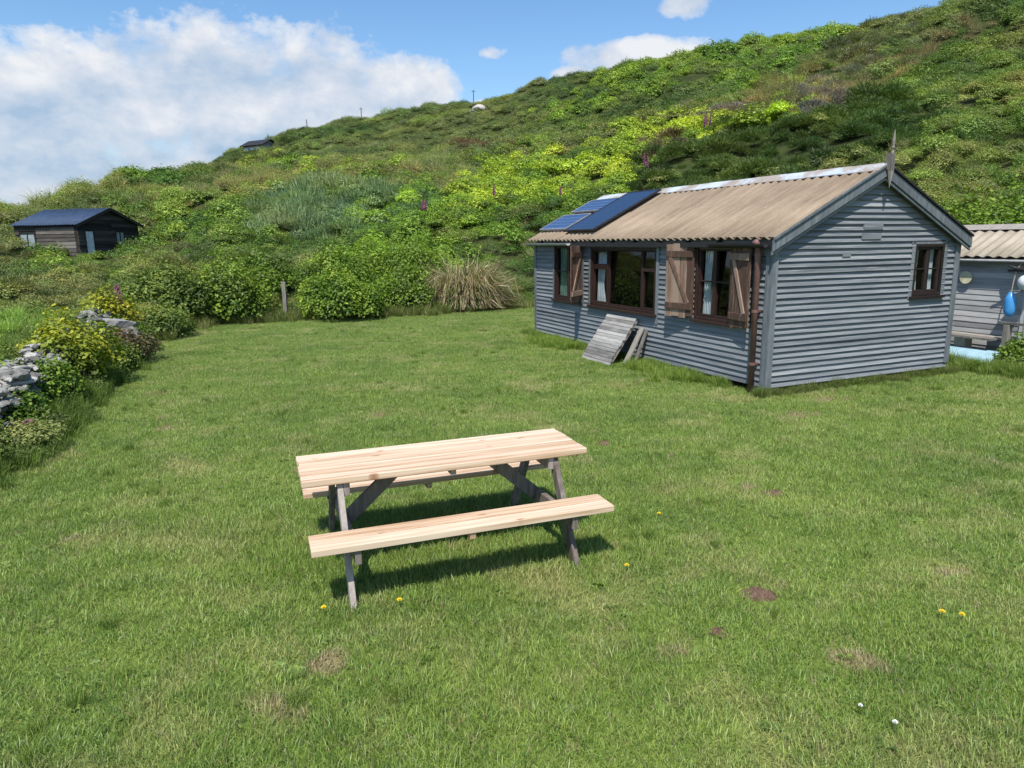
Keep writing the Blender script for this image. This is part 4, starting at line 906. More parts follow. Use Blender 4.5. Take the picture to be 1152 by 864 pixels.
# ------------------------------------------------------------------ dry-stone wall along the left edge
WALL = [(-5.3, 3.5), (-5.55, 5.5), (-5.75, 7.4), (-6.35, 9.05), (-7.35, 11.9), (-8.35, 14.2), (-9.0, 15.9)]
wseg = [math.dist(p, q) for p, q in zip(WALL[:-1], WALL[1:])]; wlen = sum(wseg)
def along(s):
    for (p, q), l in zip(zip(WALL[:-1], WALL[1:]), wseg):
        if s <= l: f = s / l; return np.array([p[0] + (q[0] - p[0]) * f, p[1] + (q[1] - p[1]) * f]), np.array([q[0] - p[0], q[1] - p[1]]) / l
        s -= l
    return np.array(WALL[-1]), np.array([q[0] - p[0], q[1] - p[1]]) / l
b = MB(); sd_ = 0
for s in np.arange(0, wlen, .09):
    p, d = along(s); nrm = np.array([-d[1], d[0]])
    for lay in range(6):
        for side in (-1, 0, 1):
            if random.random() < .12: continue
            hgt = .07 + lay * .098; hw = .30 - lay * .022
            if lay == 5 and random.random() < .45: continue
            q = p + nrm * (side * hw * .75 + random.uniform(-.05, .05)) + d * random.uniform(-.06, .06); sd_ += 1
            rock_mesh(b, (q[0], q[1], float(height(q[0], q[1], False)) + hgt + random.uniform(-.03, .03)), random.choice((.05, .06, .07, .08, .09, .12)), sd_, (random.uniform(1, 1.6), random.uniform(.8, 1.1), random.uniform(.42, .75)), 2)
b.build('stone_wall', 'dry_stone').name = 'stone_wall'; tag(bpy.data.objects['stone_wall'], 'low grey dry-stone wall overgrown with bushes along the lawn', 'stone wall', kind='thing')
b = MB(); rock_mesh(b, (0, 0, .45), .36, 77, (1.3, .8, .7)); rock_mesh(b, (.28, -.15, .25), .3, 79, (1, .8, .8)); rock_mesh(b, (-.2, .1, .2), .3, 80, (1, 1, .8)); rock_mesh(b, (0, -.1, .05), .34, 81, (1.2, 1, .8))
o = b.build('boulder', 'dry_stone', loc=(-7.85, 14.0, .2)); tag(o, 'pale grey boulder between the two yellow-green bushes on the wall', 'boulder')

# fence post in the hedge gap
P = survey(321, 345, 21.6); b = MB(); zg = float(height(P[0], P[1])); b.box(-.055, .055, -.05, .05, -.3, 1.12); o = b.build('fence_post', 'silver_wood_upright', loc=(P[0], P[1], zg), bevel=.008); tag(o, 'lone weathered grey post in the gap between hedge bushes', 'post')

# ------------------------------------------------------------------ individual bushes
def bush(name, cx, cy, rx, ry, h, n, size, cols, label, cat='bush', group=None, lobes=9, seed=0, rz=0., zoff=0., spec='bush_leaf', spread=.72, prop=None):
    rg = np.random.default_rng(seed); zg = float(height(cx, cy)) + zoff
    L = []
    for k in range(lobes):
        a = 2 * PI * k / lobes + rg.uniform(-.4, .4); rr = spread * math.sqrt(rg.uniform(.05, 1))
        lr = rg.uniform(.34, .52); x, y = rr * math.cos(a), rr * math.sin(a)
        L.append((x, y, (1 - .62 * rr) * rg.uniform(.42, .62) , lr))
    L.append((0, 0, .55, .5))
    for k in range(lobes):
        a = 2 * PI * (k + .5) / lobes; L.append((.62 * math.cos(a), .62 * math.sin(a), .22, rg.uniform(.3, .4)))
    w = np.array([l[3] ** 2 for l in L]); idx = rg.choice(len(L), n, p=w / w.sum()); Lc = np.array(L)[idx]
    d = rg.normal(size=(n, 3)); d /= np.linalg.norm(d, axis=1, keepdims=True); d[:, 2] = np.where(d[:, 2] < -.35, -d[:, 2], d[:, 2])
    ph = np.arctan2(d[:, 1], d[:, 0]); bump = 1 + .14 * np.sin(ph * 5 + idx * 1.7) * np.sin(d[:, 2] * 6 + idx)
    r = Lc[:, 3] * bump * (1 - .45 * rg.random(n) ** 2.2) + rg.normal(size=n) * .015
    P = np.stack([(Lc[:, 0] + d[:, 0] * r) * rx, (Lc[:, 1] + d[:, 1] * r) * ry, (Lc[:, 2] + d[:, 2] * r) * h], -1)
    c, s = math.cos(rz), math.sin(rz); P[:, :2] = np.stack([P[:, 0] * c - P[:, 1] * s, P[:, 0] * s + P[:, 1] * c], -1)
    gz = height(P[:, 0] + cx, P[:, 1] + cy) - zg; keep = P[:, 2] > gz - .05; 
    if prop is None: keep &= ~blocked(P[:, 0] + cx, P[:, 1] + cy, .05)
    P, d, idx = P[keep], d[keep], idx[keep]; n = len(P)
    N = d * [1, 1, 1] + rg.normal(size=(n, 3)) * .45 + [0, 0, .6]
    global RNG; RNG = rg
    V, Fq = leaves(P, N, size * (.65 + .7 * rg.random(n)))
    f = np.clip(fbm(P[:, 0] * 1.6 + 50 + seed, P[:, 1] * 1.6 + P[:, 2] * 1.9 + 50, 3) * 2.2 - .6 + rg.normal(size=n) * .12, 0, 1)[:, None]
    cols = np.array(cols); m = len(cols) - 1; fi = np.clip((f * m).astype(int), 0, m - 1)[:, 0]; ft = f * m - fi[:, None]
    col = cols[fi] * (1 - ft) + cols[fi + 1] * ft
    o = np_mesh(name, V, Fq, spec, rg.random(n), col); o.location = (cx, cy, zg); tag(o, label, cat, group)
    b = MB(); rnd = random.Random(seed)
    for k in range(9):
        a = rnd.uniform(0, 6.28); q = rnd.uniform(.3, .7); e = Vector((q * rx * math.cos(a), q * ry * math.sin(a), h * rnd.uniform(.3, .6)))
        b.tube([(e.x * .15, e.y * .15, -.1), (e.x * .5, e.y * .45, e.z * .55), tuple(e)], [.03, .02, .007], 5)
    b.build('stem', 'stem_bark', o); return o
BR = [(.080, .150, .016), (.155, .26, .026), (.25, .35, .040)]          # bright escallonia / ivy green
DK = [(.066, .115, .02), (.120, .185, .030), (.19, .26, .048)]
YG = [(.13, .19, .02), (.23, .285, .026), (.35, .36, .032)]
def at_uv(u, r): P = survey(u, 330, r); return float(P[0]), float(P[1])
for (nm, u, r, rx, ry, h, n, size, cols, label, seed) in [
    ('hedge_bush', 193, 21.6, 1.4, 1.3, 1.55, 9000, .085, DK, 'dark green rounded bush at the left end of the hedge behind the lawn', 21),
    ('hedge_bush', 257, 21.9, 1.35, 1.3, 1.95, 10000, .085, [DK[1], BR[1], BR[2]], 'bright-topped bush just left of the lone grey fence post', 22),
    ('hedge_bush', 384, 21.3, 1.3, 1.3, 1.55, 11000, .085, BR, 'low bright green bush right of the lone fence post, at the lawn edge', 23),
    ('hedge_bush', 380, 24.0, 1.35, 1.4, 2.05, 10000, .085, BR, 'taller bright green bush rising behind the low bush by the post', 24),
    ('hedge_bush', 455, 22.6, 1.15, 1.1, 1.5, 6500, .08, [DK[1], BR[1], BR[1]], 'small mid green bush beside the dry tussock grass', 25),
    ('hedge_bush', 462, 26.2, 1.9, 1.5, 1.7, 8000, .09, [DK[1], BR[1], BR[2]], 'spreading green bush on the slope above the dry tussock grass', 26),
    ('hedge_bush', 294, 26.0, 1.6, 1.4, 1.5, 8000, .09, [DK[1], BR[0], BR[1]], 'half hidden green bush up the slope behind the fence post gap', 27)]:
    x, y = at_uv(u, r); bush(nm, x, y, rx, ry, h, n, size, cols, label, 'bush', 'bushes of the hedge behind the lawn', seed=seed)
x, y = at_uv(1118, 21.5); bush('shrub', x, y, 3.4, 2.2, 2.6, 17000, .10, [BR[0], BR[1], (.125, .20, .025)], 'big bright green shrub filling the slope behind the shed roof', seed=31, lobes=14, zoff=-.1)
bush('shrub', -6.85, 10.75, .64, .78, 1.05, 4600, .075, YG, 'larger yellow-green leafy bush growing over the stone wall', seed=32, prop=1)
bush('shrub', -8.55, 15.0, .65, .7, 1.05, 3600, .07, [YG[0], YG[1], (.42, .38, .03)], 'smaller yellow bush at the far end of the stone wall, past the boulder', seed=33, prop=1)
bush('shrub', -7.3, 13.1, .6, .8, .65, 3200, .06, [(.05, .075, .02), (.09, .10, .03), (.14, .10, .05)], 'dark scruffy shrub at the foot of the pale boulder', seed=34, prop=1)
bush('shrub', -8.35, 17.0, .7, 1.0, .8, 3600, .07, DK, 'dark low shrub where the wall line meets the hedge', seed=35, prop=1)
bush('shrub', -5.55, 6.75, .5, .55, .55, 3000, .06, DK, 'dark leafy clump at the wall foot by the left frame edge', seed=36, prop=1)
for (sx_, sy_, rx_, ry_, hh_, nn_, cc_, ll_) in [(-5.75, 8.05, .38, .5, .52, 2600, [DK[0], BR[0], BR[1]], 'low leafy green plant against the wall foot below the bare stones'), (-6.2, 9.3, .38, .6, .62, 3000, [DK[0], DK[1], BR[1]], 'green plant mass on the wall just before the larger yellow-green bush'), (-6.95, 12.2, .4, .7, .6, 2800, [DK[0], DK[2], BR[1]], 'green plant at the wall foot past the larger yellow-green bush'), (-7.75, 14.6, .4, .6, .6, 2600, [DK[0], BR[0], BR[1]], 'low green plant on the lawn side of the pale boulder'), (-6.9, 9.0, .6, .8, .75, 3400, [(.09, .15, .025), (.16, .24, .04), (.20, .28, .05)], 'pale green fern mass behind the bare stones of the wall'), (-7.9, 12.4, .6, .8, .7, 3200, [(.08, .13, .025), (.14, .21, .035), (.18, .25, .045)], 'light green fern mass behind the larger yellow-green bush')]:
    bush('shrub', sx_, sy_, rx_, ry_, hh_, nn_, .05, cc_, ll_, seed=int(sy_ * 10), prop=1)
P = cab(5.0, -.42); bush('shrub', P[0], P[1], .38, .34, .62, 2400, .05, [DK[1], BR[1], (.19, .23, .03)], 'small green bush in front of the shed post', seed=37, prop=1)

# dry tussock grass
def tussock(x, y, n, Ln, label):
    rg = np.random.default_rng(3); zg = float(height(x, y)); az = rg.random(n) * 2 * PI; out = np.stack([np.cos(az), np.sin(az), np.zeros(n)], -1)
    ba = az + rg.normal(size=n) * 1.0; b0 = np.stack([np.cos(ba), np.sin(ba), np.zeros(n)], -1) * (rg.random(n) ** .6 * .62)[:, None]; b0[:, 2] = .1 * rg.random(n); ln = Ln * (.55 + .6 * rg.random(n)); el = rg.normal(1.0, .38, n)
    V = []; prev = b0.copy(); pts = [b0]
    for k in range(5):
        e = el - k * .40 * (.3 + 1.3 * rg.random(n)); stp = ln / 5
        prev = prev + (out * np.cos(e)[:, None] + np.array([0, 0, 1.]) * np.sin(e)[:, None]) * stp[:, None]; prev[:, 2] = np.maximum(prev[:, 2], .02 + .05 * rg.random(n)); pts.append(prev.copy())
    s = np.stack([-np.sin(az), np.cos(az), rg.normal(size=n) * .3], -1); w = np.array([1, .95, .85, .7, .5, .12]) * .011
    V = np.stack([p + sg * s * w[k] for k, p in enumerate(pts) for sg in (-1, 1)], 1).reshape(-1, 3)
    q = np.arange(n)[:, None, None] * 12 + np.array([[2 * k, 2 * k + 1, 2 * k + 3, 2 * k + 2] for k in range(5)])[None]
    pal = np.array([(.42, .34, .19), (.33, .28, .14), (.22, .15, .085), (.14, .20, .055), (.50, .42, .28)]); ci = rg.choice(5, n, p=[.23, .22, .13, .26, .16])
    o = np_mesh('tussock_grass', V, q.reshape(-1, 4), 'dry_blade', np.repeat(rg.random(n), 5), np.repeat(pal[ci], 5, 0)); o.location = (x, y, zg); tag(o, label, 'tussock')
x, y = at_uv(524, 23.6); tussock(x, y, 4600, 1.85, 'large mound of dry brown tussock grass at the back of the lawn')

# foxgloves
def foxglove(x, y, hgt, label, zoff=0, n=1, dead=False):
    zg = float(height(x, y)) + zoff; rt = empty('foxglove', (x, y, zg), 0); tag(rt, label, 'foxglove', 'foxgloves in the scrub'); rnd = random.Random(int(abs(x * 77 + y * 13)))
    for k in range(n):
        dx, dy = (rnd.uniform(-.25, .25), rnd.uniform(-.2, .2)) if n > 1 else (0, 0); hh_ = hgt * rnd.uniform(.8, 1.05); b = MB(); lx = rnd.uniform(-.08, .08); b.tube([(dx, dy, -.1), (dx + lx * .4, dy, hh_ * .5), (dx + lx, dy, hh_)], [.014, .012, .006], 6); b.build('stalk', 'stalk_green', rt)
        b = MB()
        for j in range(24):
            f = .45 + .53 * j / 34; a = j * 2.4; r0 = .03; ln = .10 * (1.25 - f); p0 = Vector((dx + lx * f, dy, hh_ * f)); d = Vector((math.cos(a), math.sin(a), -.6)).normalized()
            b.tube([p0, p0 + d * ln * .4, p0 + d * ln * 1.1], [.012, .032 * (1.3 - f), .045 * (1.3 - f)], 6)
        b.build('flower_spike', 'petal_pink', rt)
for (u, r, hgt, zo, n, label) in [(560, 43, 1.5, .5, 2, 'pink foxglove pair on the slope right of the silvery reeds'), (481, 36, 1.3, .5, 2, 'pink foxgloves low on the slope above the tussock grass'), (722, 40, 1.7, .5, 2, 'pink foxgloves in the yellow-green scrub left of the cabin ridge'), (786, 45, 1.8, .5, 3, 'tall foxglove group highest in the yellow-green scrub above the cabin'), (631, 38, 1.3, .5, 1, 'single foxglove on the slope above the solar panels'), (128, 19.0, .9, .2, 2, 'faded foxgloves behind the yellow bush at the wall end'), (13, 8.6, .75, .0, 1, 'pink foxglove in front of the stone wall at the left edge')]:
    x, y = at_uv(u, r)
    if u == 13: x, y, hgt = -5.5, 7.75, .34
    foxglove(x, y, hgt, label, zo, n)

# ------------------------------------------------------------------ hillside scrub (stuff): species chosen from where the photo shows each kind growing
rg = np.random.default_rng(77)
spacing = lambda r: np.clip(.0165 * r, .32, 1.3)
rq = np.linspace(7, 235, 2000); cdf = np.cumsum(rq / spacing(rq) ** 2); NC = int(2.03 * cdf[-1] * (rq[1] - rq[0])); cdf /= cdf[-1]
r = np.interp(rg.random(NC), cdf, rq); az = rg.uniform(-.98, 1.05, NC)
x, y = r * np.sin(az), r * np.cos(az); edge = lawn_edge(az)
wallx = np.interp(y, [p[1] for p in WALL] + [19.5, 21.5], [p[0] for p in WALL] + [-9.9, -9.0])
ok = (r > edge + .35) & ~blocked(x, y, .25) & ((y > 20.5) | (x > wallx + .3) | (x < wallx - .45))
pb_ = math.atan2(*survey(321, 345, 21.6)[:2]); ok &= ~((np.abs(az - pb_) * r < .5) & (r < 22.4))
ok &= ~((np.abs(az - pb_) * r < .28) & (r < 30))
x, y, r, az = x[ok], y[ok], r[ok], az[ok]; z = height(x, y); u, v, dep = bearing_of(np.stack([x, y, z + .3], -1))
n = len(x); n1 = fbm(x * .11 + 60, y * .11 + 60, 4); n2 = fbm(x * .35 + 20, y * .35 + 80, 3); n3 = rg.random(n)
jit = rg.normal(size=(n, 2)); uj = u + (n2 - .5) * 60 + jit[:, 0] * 6; vj = v + (n1 - .5) * 34 + jit[:, 1] * 4
def ell(cu, cv, su, sv, ang=0):
    c, s = math.cos(math.radians(ang)), math.sin(math.radians(ang)); du, dv = uj - cu, vj - cv; return ((du * c + dv * s) / su) ** 2 + ((-du * s + dv * c) / sv) ** 2 < 1
sp = np.full(n, 'small', dtype='<U6'); tint = np.zeros((n, 3))
pal = np.array([(.034, .060, .014), (.058, .092, .020), (.082, .104, .028), (.106, .104, .040), (.080, .122, .024)])
f = np.clip(n1 * 1.9 - .45 + (n3 - .5) * .35, 0, .999) * 4; fi = f.astype(int); ft = (f - fi)[:, None]; tint = pal[fi] * (1 - ft) + pal[np.minimum(fi + 1, 4)] * ft
far = r > 88
fp = np.array([(.040, .062, .020), (.062, .085, .027), (.084, .104, .034), (.105, .106, .046), (.098, .130, .034)])
f = np.clip(fbm(x * .06 + 5, y * .06 + 5, 4) * 2.2 - .6 + (n3 - .5) * .4, 0, .999) * 4; fi = f.astype(int); ft = (f - fi)[:, None]
tint = np.where(far[:, None], fp[fi] * (1 - ft) + fp[np.minimum(fi + 1, 4)] * ft, tint)
def paint(mask, species, c0, c1, p=1.):
    m = mask & (rg.random(n) < p); k = np.clip(n2 * 2 - .5 + (rg.random(n) - .5) * .5, 0, 1)[:, None]; tint[m] = (np.array(c0) * (1 - k) + np.array(c1) * k)[m]; sp[m] = species
paint(ell(190, 212, 190, 20, -7), 'straw', (.19, .165, .075), (.10, .115, .036), .62)                      # pale grassy crest, left
paint(ell(155, 203, 62, 7, -4), 'leafy', (.035, .07, .012), (.06, .105, .018), .9)                          # dark green band on the crest
paint(ell(385, 190, 110, 8, 2), 'leafy', (.09, .13, .02), (.16, .20, .03), .6)                              # lighter crest strip
paint(ell(600, 280, 70, 50), 'straw', (.13, .12, .05), (.09, .11, .03), .35)
paint(ell(100, 310, 170, 40), 'gorse', (.066, .078, .028), (.10, .090, .040), .40)
paint(ell(160, 270, 130, 34, -10), 'leafy', (.06, .095, .018), (.10, .14, .024), .35)
paint(ell(40, 378, 60, 26), 'straw', (.09, .15, .03), (.13, .20, .04), .8)                                  # ferny green behind the wall
paint(ell(250, 250, 100, 24, -8), 'leafy', (.07, .105, .020), (.11, .15, .026), .45)
paint(ell(380, 236, 100, 22, -4), 'leafy', (.055, .09, .035), (.095, .13, .06), .95); paint(ell(380, 236, 100, 22, -4), 'reed', (.060, .092, .038), (.115, .145, .08), .5)                        # silvery reeds
paint(ell(480, 200, 60, 18), 'straw', (.16, .15, .07), (.10, .12, .04), .5)
paint(ell(420, 290, 60, 30), 'leafy', (.06,.105,.014), (.12,.18,.024), .8); paint(ell(510, 265, 60, 30, -10), 'leafy', (.06,.10,.014), (.10,.15,.024), .6)
paint(ell(455, 232, 55, 16, -10), 'leafy', (.08,.13,.016), (.12,.18,.024), .8); paint(ell(600, 240, 60, 26, -15), 'leafy', (.06,.10,.014), (.11,.165,.024), .55)
paint(ell(585, 205, 75, 22, -12), 'leafy', (.10, .15, .02), (.18, .215, .024), .88)                          # yellow-green band
paint(ell(690, 183, 75, 25, -22), 'leafy', (.105, .15, .02), (.19, .22, .024), .85)
paint(ell(790, 150, 65, 19, -18), 'leafy', (.105, .15, .02), (.19, .22, .024), .82); paint(ell(875, 122, 50, 12, -12), 'leafy', (.125, .19, .02), (.195, .25, .025), .97)
paint(ell(820, 182, 120, 34, -14), 'gorse', (.028, .048, .012), (.050, .070, .018), .9)                     # dark gorse behind the cabin
paint(ell(960, 140, 110, 32, -12), 'gorse', (.028, .050, .012), (.050, .074, .018), .9)
paint(ell(745, 168, 40, 9, -22), 'gorse', (.10, .065, .045), (.08, .07, .03), .6)
paint(ell(1060, 185, 80, 40, -10), 'straw', (.11, .115, .05), (.09, .12, .03), .4); paint(ell(1090, 150, 80, 26, -15), 'small', (.06, .095, .02), (.10, .13, .03), .8)
paint(ell(720, 90, 120, 22, -24), 'leafy', (.075, .115, .02), (.115, .165, .028), .6); paint(ell(880, 55, 90, 26, -28), 'leafy', (.07, .115, .02), (.115, .16, .028), .7)
paint(ell(900, 92, 100, 16, -24), 'straw', (.145, .115, .055), (.11, .12, .04), .8); paint(ell(1010, 70, 130, 12, -28), 'straw', (.15, .115, .06), (.12, .10, .05), .75)
paint(ell(925, 108, 24, 10), 'gorse', (.085, .075, .07), (.11, .09, .085), .9); paint(ell(818, 128, 30, 6, -14), 'gorse', (.09, .075, .07), (.11, .09, .08), .8)
paint(ell(975, 46, 60, 12, -20), 'gorse', (.085, .08, .065), (.07, .085, .03), .7); paint(ell(1100, 95, 70, 20, -25), 'small', (.05, .08, .018), (.09, .12, .03), .8)
paint(ell(520, 165, 30, 5), 'gorse', (.13, .07, .035), (.10, .08, .04), .7)
paint(ell(460, 160, 130, 14, -20), 'small', (.075, .085, .032), (.115, .12, .045), .6); paint(ell(300, 172, 60, 10, -18), 'gorse', (.045, .062, .02), (.07, .085, .028), .7)
paint(ell(390, 145, 60, 8, -22), 'small', (.09, .12, .035), (.12, .15, .04), .6)
scl = spacing(r) * (1.55 + 1.1 * rg.random(n)) * np.where(rg.random(n) < .08, 1.4, 1)
hd = np.hypot(x - HUT_C[0] + 1.0, y - HUT_C[1] - .5); scl *= np.where((hd < 8) & (r < 47), .55, 1)
z = z - .06 * scl
# bush-sized mounds: each cell of the cover is one plant mass with its own height and tone
la, lb = np.log(r) / .055, az / .042; best = np.full(n, 9.); second = np.full(n, 9.); cid = np.zeros(n); crng = np.random.default_rng(8).random((64, 64, 3))
for di in (-1, 0, 1):
    for dj in (-1, 0, 1):
        ia, ib = np.floor(la).astype(int) + di, np.floor(lb).astype(int) + dj; cr_ = crng[ia % 64, ib % 64]
        dd_ = np.hypot(ia + .15 + .7 * cr_[:, 0] - la, ib + .15 + .7 * cr_[:, 1] - lb); up = dd_ < best; second = np.where(up, best, np.minimum(second, dd_)); cid = np.where(up, cr_[:, 2], cid); best = np.where(up, dd_, best)
mound = np.clip(1 - (best / .62) ** 2, 0, 1); cs = .046 * np.clip(r, 18, 44) * (1 - .65 * np.clip((r - 42) / 45, 0, 1)) * np.where((hd < 8) & (r < 47), .15, 1); z = z + cs * (.10 + .38 * cid) * mound - .03 * cs; scl = scl * (.78 + .3 * mound)
tone = (2.2 + 1.25 * (cid - .5) * np.where(r > 80, .7, 1))[:, None] * (.75 + .5 * rg.random(n))[:, None]; tint = tint * np.array([.97, 1.05, .95]) * tone * (1 + (cid - .5)[:, None] * np.array([.25, .0, -.2]))
xs = sp == 'straw'; x, y, z, scl = (np.concatenate([q, q[xs]]) for q in (x, y, z, scl)); tint = np.concatenate([tint, tint[xs] * .8]); sp = np.concatenate([sp, np.full(xs.sum(), 'small', dtype='<U6')]); scl[n:] *= .9; z[n:] -= .05
info = {'small': ('hillside_heath', 'low mixed green and brown scrub covering the hillside', 1.0, .85), 'leafy': ('bramble_cover', 'bright leafy bramble and alexanders in patches over the hillside', 1.0, .85),
        'gorse': ('gorse_cover', 'dark spiky gorse and heather on the hillside', 1.0, .85), 'straw': ('rough_grass', 'pale rough grass among the hillside scrub', .7, .6), 'reed': ('reed_patch', 'silvery green reeds in a band above the hedge', 1.0, .95)}
for k, (nm, label, f, zs) in info.items():
    m = sp == k; scatter(nm, np.stack([x, y, z], -1)[m], scl[m] * f, tint[m], PROTO[k], label, 'scrub', seed=len(nm), zscale=zs)

# ------------------------------------------------------------------ lawn grass (stuff)
def lawn_proto(name, n, rad_, L, w, seed):
    global RNG; RNG = np.random.default_rng(seed); return blades(n, rad_, L, w, 1.15, .3, 'lawn_blade', name, Lvar=.5)
LP = [lawn_proto('lawn_clump_a', 440, .19, .040, .0036, 1), lawn_proto('lawn_clump_b', 400, .19, .048, .0040, 2), lawn_proto('lawn_clump_c', 440, .2, .034, .0034, 3)]
sp_ = .135; gx, gy = np.meshgrid(np.arange(-16, 17, sp_), np.arange(1.0, 27, sp_)); gx = gx.ravel() + rg.uniform(-.07, .07, gx.size); gy = gy.ravel() + rg.uniform(-.07, .07, gy.size)
r = np.hypot(gx, gy); az = np.arctan2(gx, gy); k = (r < lawn_edge(az) + .6) & (np.abs(az) < .85) & (r > 1.4) & ~blocked(gx, gy, -.1)
wallx = np.interp(gy, [p[1] for p in WALL] + [19.5, 21.5], [p[0] for p in WALL] + [-9.9, -9.0]); k &= (gx > wallx + .2) | (gy > 20)
MOLE = [(1.54, 4.12, .105), (1.16, 3.67, .05), (1.01, 7.51, .07), (2.29, 5.91, .085)]
for (mx_, my_, mr) in MOLE: k &= np.hypot(gx - mx_, gy - my_) > mr + .05
gx, gy, r = gx[k], gy[k], r[k]
for (wx, wy, wr) in WORN: k2_ = np.exp(-(((gx - wx) ** 2 + (gy - wy) ** 2) / (wr * 1.1) ** 2)); thin = rg.random(len(gx)) > k2_ * .5; gx, gy = gx[thin], gy[thin]
hh2 = .62 + .75 * fbm(gx * 1.3 + 9, gy * 1.3 + 9, 3) + .25 * (rg.random(len(gx)) - .5)
lush = np.exp(-(((gx - TX) / 1.3) ** 2 + ((gy - TY) / .9) ** 2)); hh2 *= 1 + .45 * lush
scatter('lawn_grass', np.stack([gx, gy, height(gx, gy)], -1), np.ones(len(gx)) * 1.0, np.ones((len(gx), 3)) * .1, LP, 'mown green lawn grass with yellowed patches', 'grass', seed=5, zscale=hh2, tilt=.05)
# coarser tufts scattered in the lawn and longer grass where the mower cannot reach
T, sc, tc = [], [], []
def tufts(P, s0, s1, c0, c1):
    for p in P:
        T.append((p[0], p[1])); sc.append(rg.uniform(s0, s1)); q = rg.random(); tc.append(tuple(a * (1 - q) + b_ * q for a, b_ in zip(c0, c1)))
g0, g1 = (.13, .21, .035), (.21, .30, .055)
m = rg.uniform(0, 1, (1500, 2)); xx = (m[:, 0] - .5) * 22; yy = 1.8 + m[:, 1] * 17; sel = (fbm(xx * .9, yy * .9, 3) > .53) & (np.hypot(xx, yy) < lawn_edge(np.arctan2(xx, yy))) & ~blocked(xx, yy, .1) & (xx > np.interp(yy, [p[1] for p in WALL] + [19.5], [p[0] for p in WALL] + [-9.9]) + .3)
for (mx_, my_, mr) in MOLE: sel &= np.hypot(xx - mx_, yy - my_) > mr + .15
tufts(np.stack([xx, yy], -1)[sel], .18, .32, g0, g1)
E1 = [cab(-.12 + rg.normal() * .07, bb)[:2] for bb in rg.uniform(.6, CL + .3, 330)]; tufts(E1, .28, .55, g0, g1)
E1 = [cab(-.35 + rg.normal() * .2, bb)[:2] for bb in np.concatenate([rg.uniform(1.2, 2.9, 70), rg.uniform(5.0, 6.6, 110)])]; tufts(E1, .32, .62, (.15, .25, .035), (.25, .35, .06))
E1 = [cab(aa, -.08 + rg.normal() * .05)[:2] for aa in rg.uniform(-.2, CW + .3, 170)]; tufts(E1, .25, .5, g0, (.17, .19, .06))
E1 = [cab(4.5 + rg.normal() * .12 - .1 * (bb < 0), bb)[:2] for bb in rg.uniform(-1.0, 1.4, 130)]; tufts(E1, .4, .8, g0, g1)
for s in rg.uniform(0, wlen + 4, 900):
    p, d = along(min(s, wlen)); 
    if s > wlen: p = p + d * (s - wlen)
    nrm = np.array([d[1], -d[0]]); o_ = .32 + abs(rg.normal()) * .2; q = p + nrm * o_; tufts([q], .35, .95 - .5 * min(o_ - .35, 1), (.075, .135, .022), (.16, .25, .04))
for s in rg.uniform(0, wlen, 260):
    p, d = along(s); nrm = np.array([-d[1], d[0]]); q = p + nrm * (.4 + abs(rg.normal()) * .5); tufts([q], .6, 1.3, (.12, .19, .035), (.19, .27, .055))
for a in rg.uniform(-.46, .16, 620):
    e_ = float(lawn_edge(a)) + rg.normal() * .25 + .1; q = (e_ * math.sin(a), e_ * math.cos(a)); tufts([q], .5, 1.1, (.13, .19, .04), (.25, .27, .09))
T = np.array(T); scatter('long_grass', np.stack([T[:, 0], T[:, 1], height(T[:, 0], T[:, 1])], -1), np.array(sc), np.array(tc), PROTO['tuft'], 'longer unmown grass along the wall, hedge and cabin foot', 'grass', seed=9)
# flat broad-leaved weeds and clover in the turf
def rosette(name, n, L, w):
    a = np.arange(n) * 2.4 + RNG.random(n) * .5; out = np.stack([np.cos(a), np.sin(a), np.zeros(n)], -1); s = np.stack([-np.sin(a), np.cos(a), np.zeros(n)], -1); ln = (L * (.6 + .6 * RNG.random(n)))[:, None]; up = np.array([0, 0, 1.]); V = np.stack([out * .004, out * ln * .5 + s * w * ln * 2 + up * ln * .30, out * ln + up * ln * .18, out * ln * .5 - s * w * ln * 2 + up * ln * .30], 1).reshape(-1, 3) + [0, 0, .012]
    return np_mesh(name, V, np.arange(4 * n).reshape(-1, 4), 'scrub_leaf', RNG.random(n), link=False)
WD = [rosette('rosette_a', 11, .075, .12), rosette('rosette_b', 16, .06, .10), rosette('rosette_c', 9, .09, .07)]
xx = rg.uniform(-9, 9, 2600); yy = rg.uniform(1.6, 13, 2600); sel = (fbm(xx * .55 + 33, yy * .55 + 33, 3) + .12 * rg.normal(size=2600) > .56) & ~blocked(xx, yy, .1) & (xx > np.interp(yy, [p[1] for p in WALL], [p[0] for p in WALL]) + .5)
xx, yy = xx[sel], yy[sel]; q = rg.random(len(xx))[:, None]
scatter('lawn_weeds', np.stack([xx, yy, height(xx, yy)], -1), rg.uniform(.35, .8, len(xx)), np.array([[.12, .20, .04]]) * (1 - q) + np.array([[.24, .34, .085]]) * q, WD, 'flat broad-leaved weeds and clover spread through the lawn', 'weeds', seed=13)
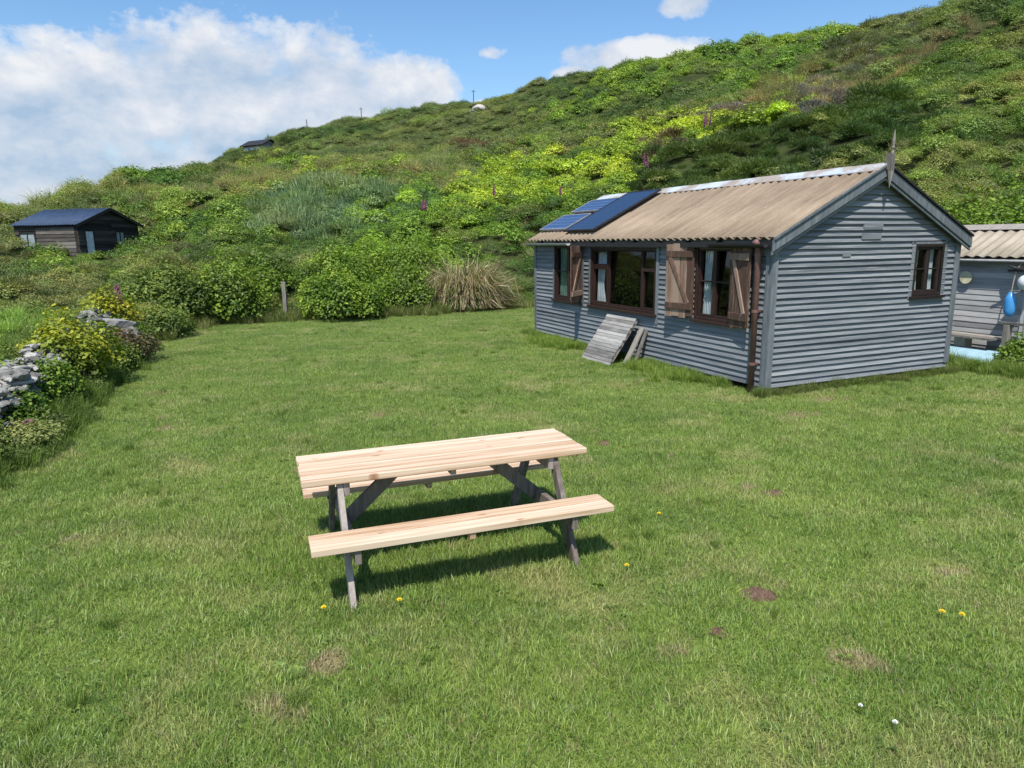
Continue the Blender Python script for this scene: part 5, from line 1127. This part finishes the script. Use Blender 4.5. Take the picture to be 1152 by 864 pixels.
# molehills, lawn flowers
for (mx_, my_, mr), lab in zip(MOLE, ('largest bare brown molehill on the lawn right of the table', 'small bare soil patch just left of the largest molehill', 'worn brown soil mound in the lawn behind the table', 'flat dry soil patch between the table and cabin corner')):
    V = [(0, 0, .028)]; Fc = []; nr_, ns_ = 5, 26
    for i in range(1, nr_ + 1):
        for j in range(ns_):
            a = 2 * PI * j / ns_; rr = mr * i / nr_ * (1 + .07 * math.sin(2 * a + mx_ * 9) + .09 * random.uniform(-1, 1)); V.append((rr * 1.15 * math.cos(a), rr * .95 * math.sin(a), .032 * (1 - (i / nr_) ** 2) + random.uniform(-.006, .008) - (.012 if i == nr_ else 0)))
    for j in range(ns_): Fc.append((0, 1 + j, 1 + (j + 1) % ns_))
    for i in range(nr_ - 1):
        for j in range(ns_): p, q = 1 + i * ns_, 1 + (i + 1) * ns_; Fc.append((p + j, q + j, q + (j + 1) % ns_, p + (j + 1) % ns_))
    b = MB(); b.mesh(V, Fc); o = b.build('molehill', 'bare_soil', loc=(mx_, my_, float(height(mx_, my_)) + .004)); tag(o, lab, 'molehill', 'molehills on the lawn')
def flower(name, x, y, mat, rad_, label, group):
    rt = empty(name, (x, y, float(height(x, y))), random.uniform(0, 6)); tag(rt, label, name, group); b = MB(); b.tube([(0, 0, 0), (.006, 0, .03), (.004, 0, .062)], .002, 5); b.build('stalk', 'stalk_green', rt)
    b = MB()
    for ring, (rr, zz, n) in enumerate(((rad_, .064, 12), (rad_ * .7, .069, 10), (rad_ * .4, .073, 7))):
        for k in range(n):
            a = 2 * PI * k / n + ring * .3; w = .3; b.poly([(.004, 0, zz - .004), (.004 + rr * .7 * math.cos(a - w), rr * .7 * math.sin(a - w), zz), (.004 + rr * math.cos(a), rr * math.sin(a), zz + .003), (.004 + rr * .7 * math.cos(a + w), rr * .7 * math.sin(a + w), zz)])
    b.build('petals', mat, rt)
for x, y, l in [(-.71, 3.99, 'yellow dandelion in front of the table, near its left front leg'), (.76, 4.43, 'yellow dandelion on the lawn just past the table right front foot'), (1.16, 5.34, 'yellow dandelion well to the right of the table seat end'), (2.59, 3.75, 'yellow dandelion pair member nearest the right side of the lawn'), (.63, 5.51, 'yellow dandelion close to the right end of the table top'), (2.50, 3.78, 'second yellow dandelion of the pair at the right of the lawn'), (-1.15, 3.92, 'yellow dandelion left of the table left front leg')]:
    flower('dandelion', x, y, 'dandelion_yellow', .019, l, 'dandelions on the lawn')
flower('daisy', 1.72, 2.83, 'daisy_white', .014, 'white daisy low in the right foreground lawn', 'daisies on the lawn'); flower('daisy', 1.62, 2.95, 'daisy_white', .012, 'second smaller daisy beside the right foreground one', 'daisies on the lawn')
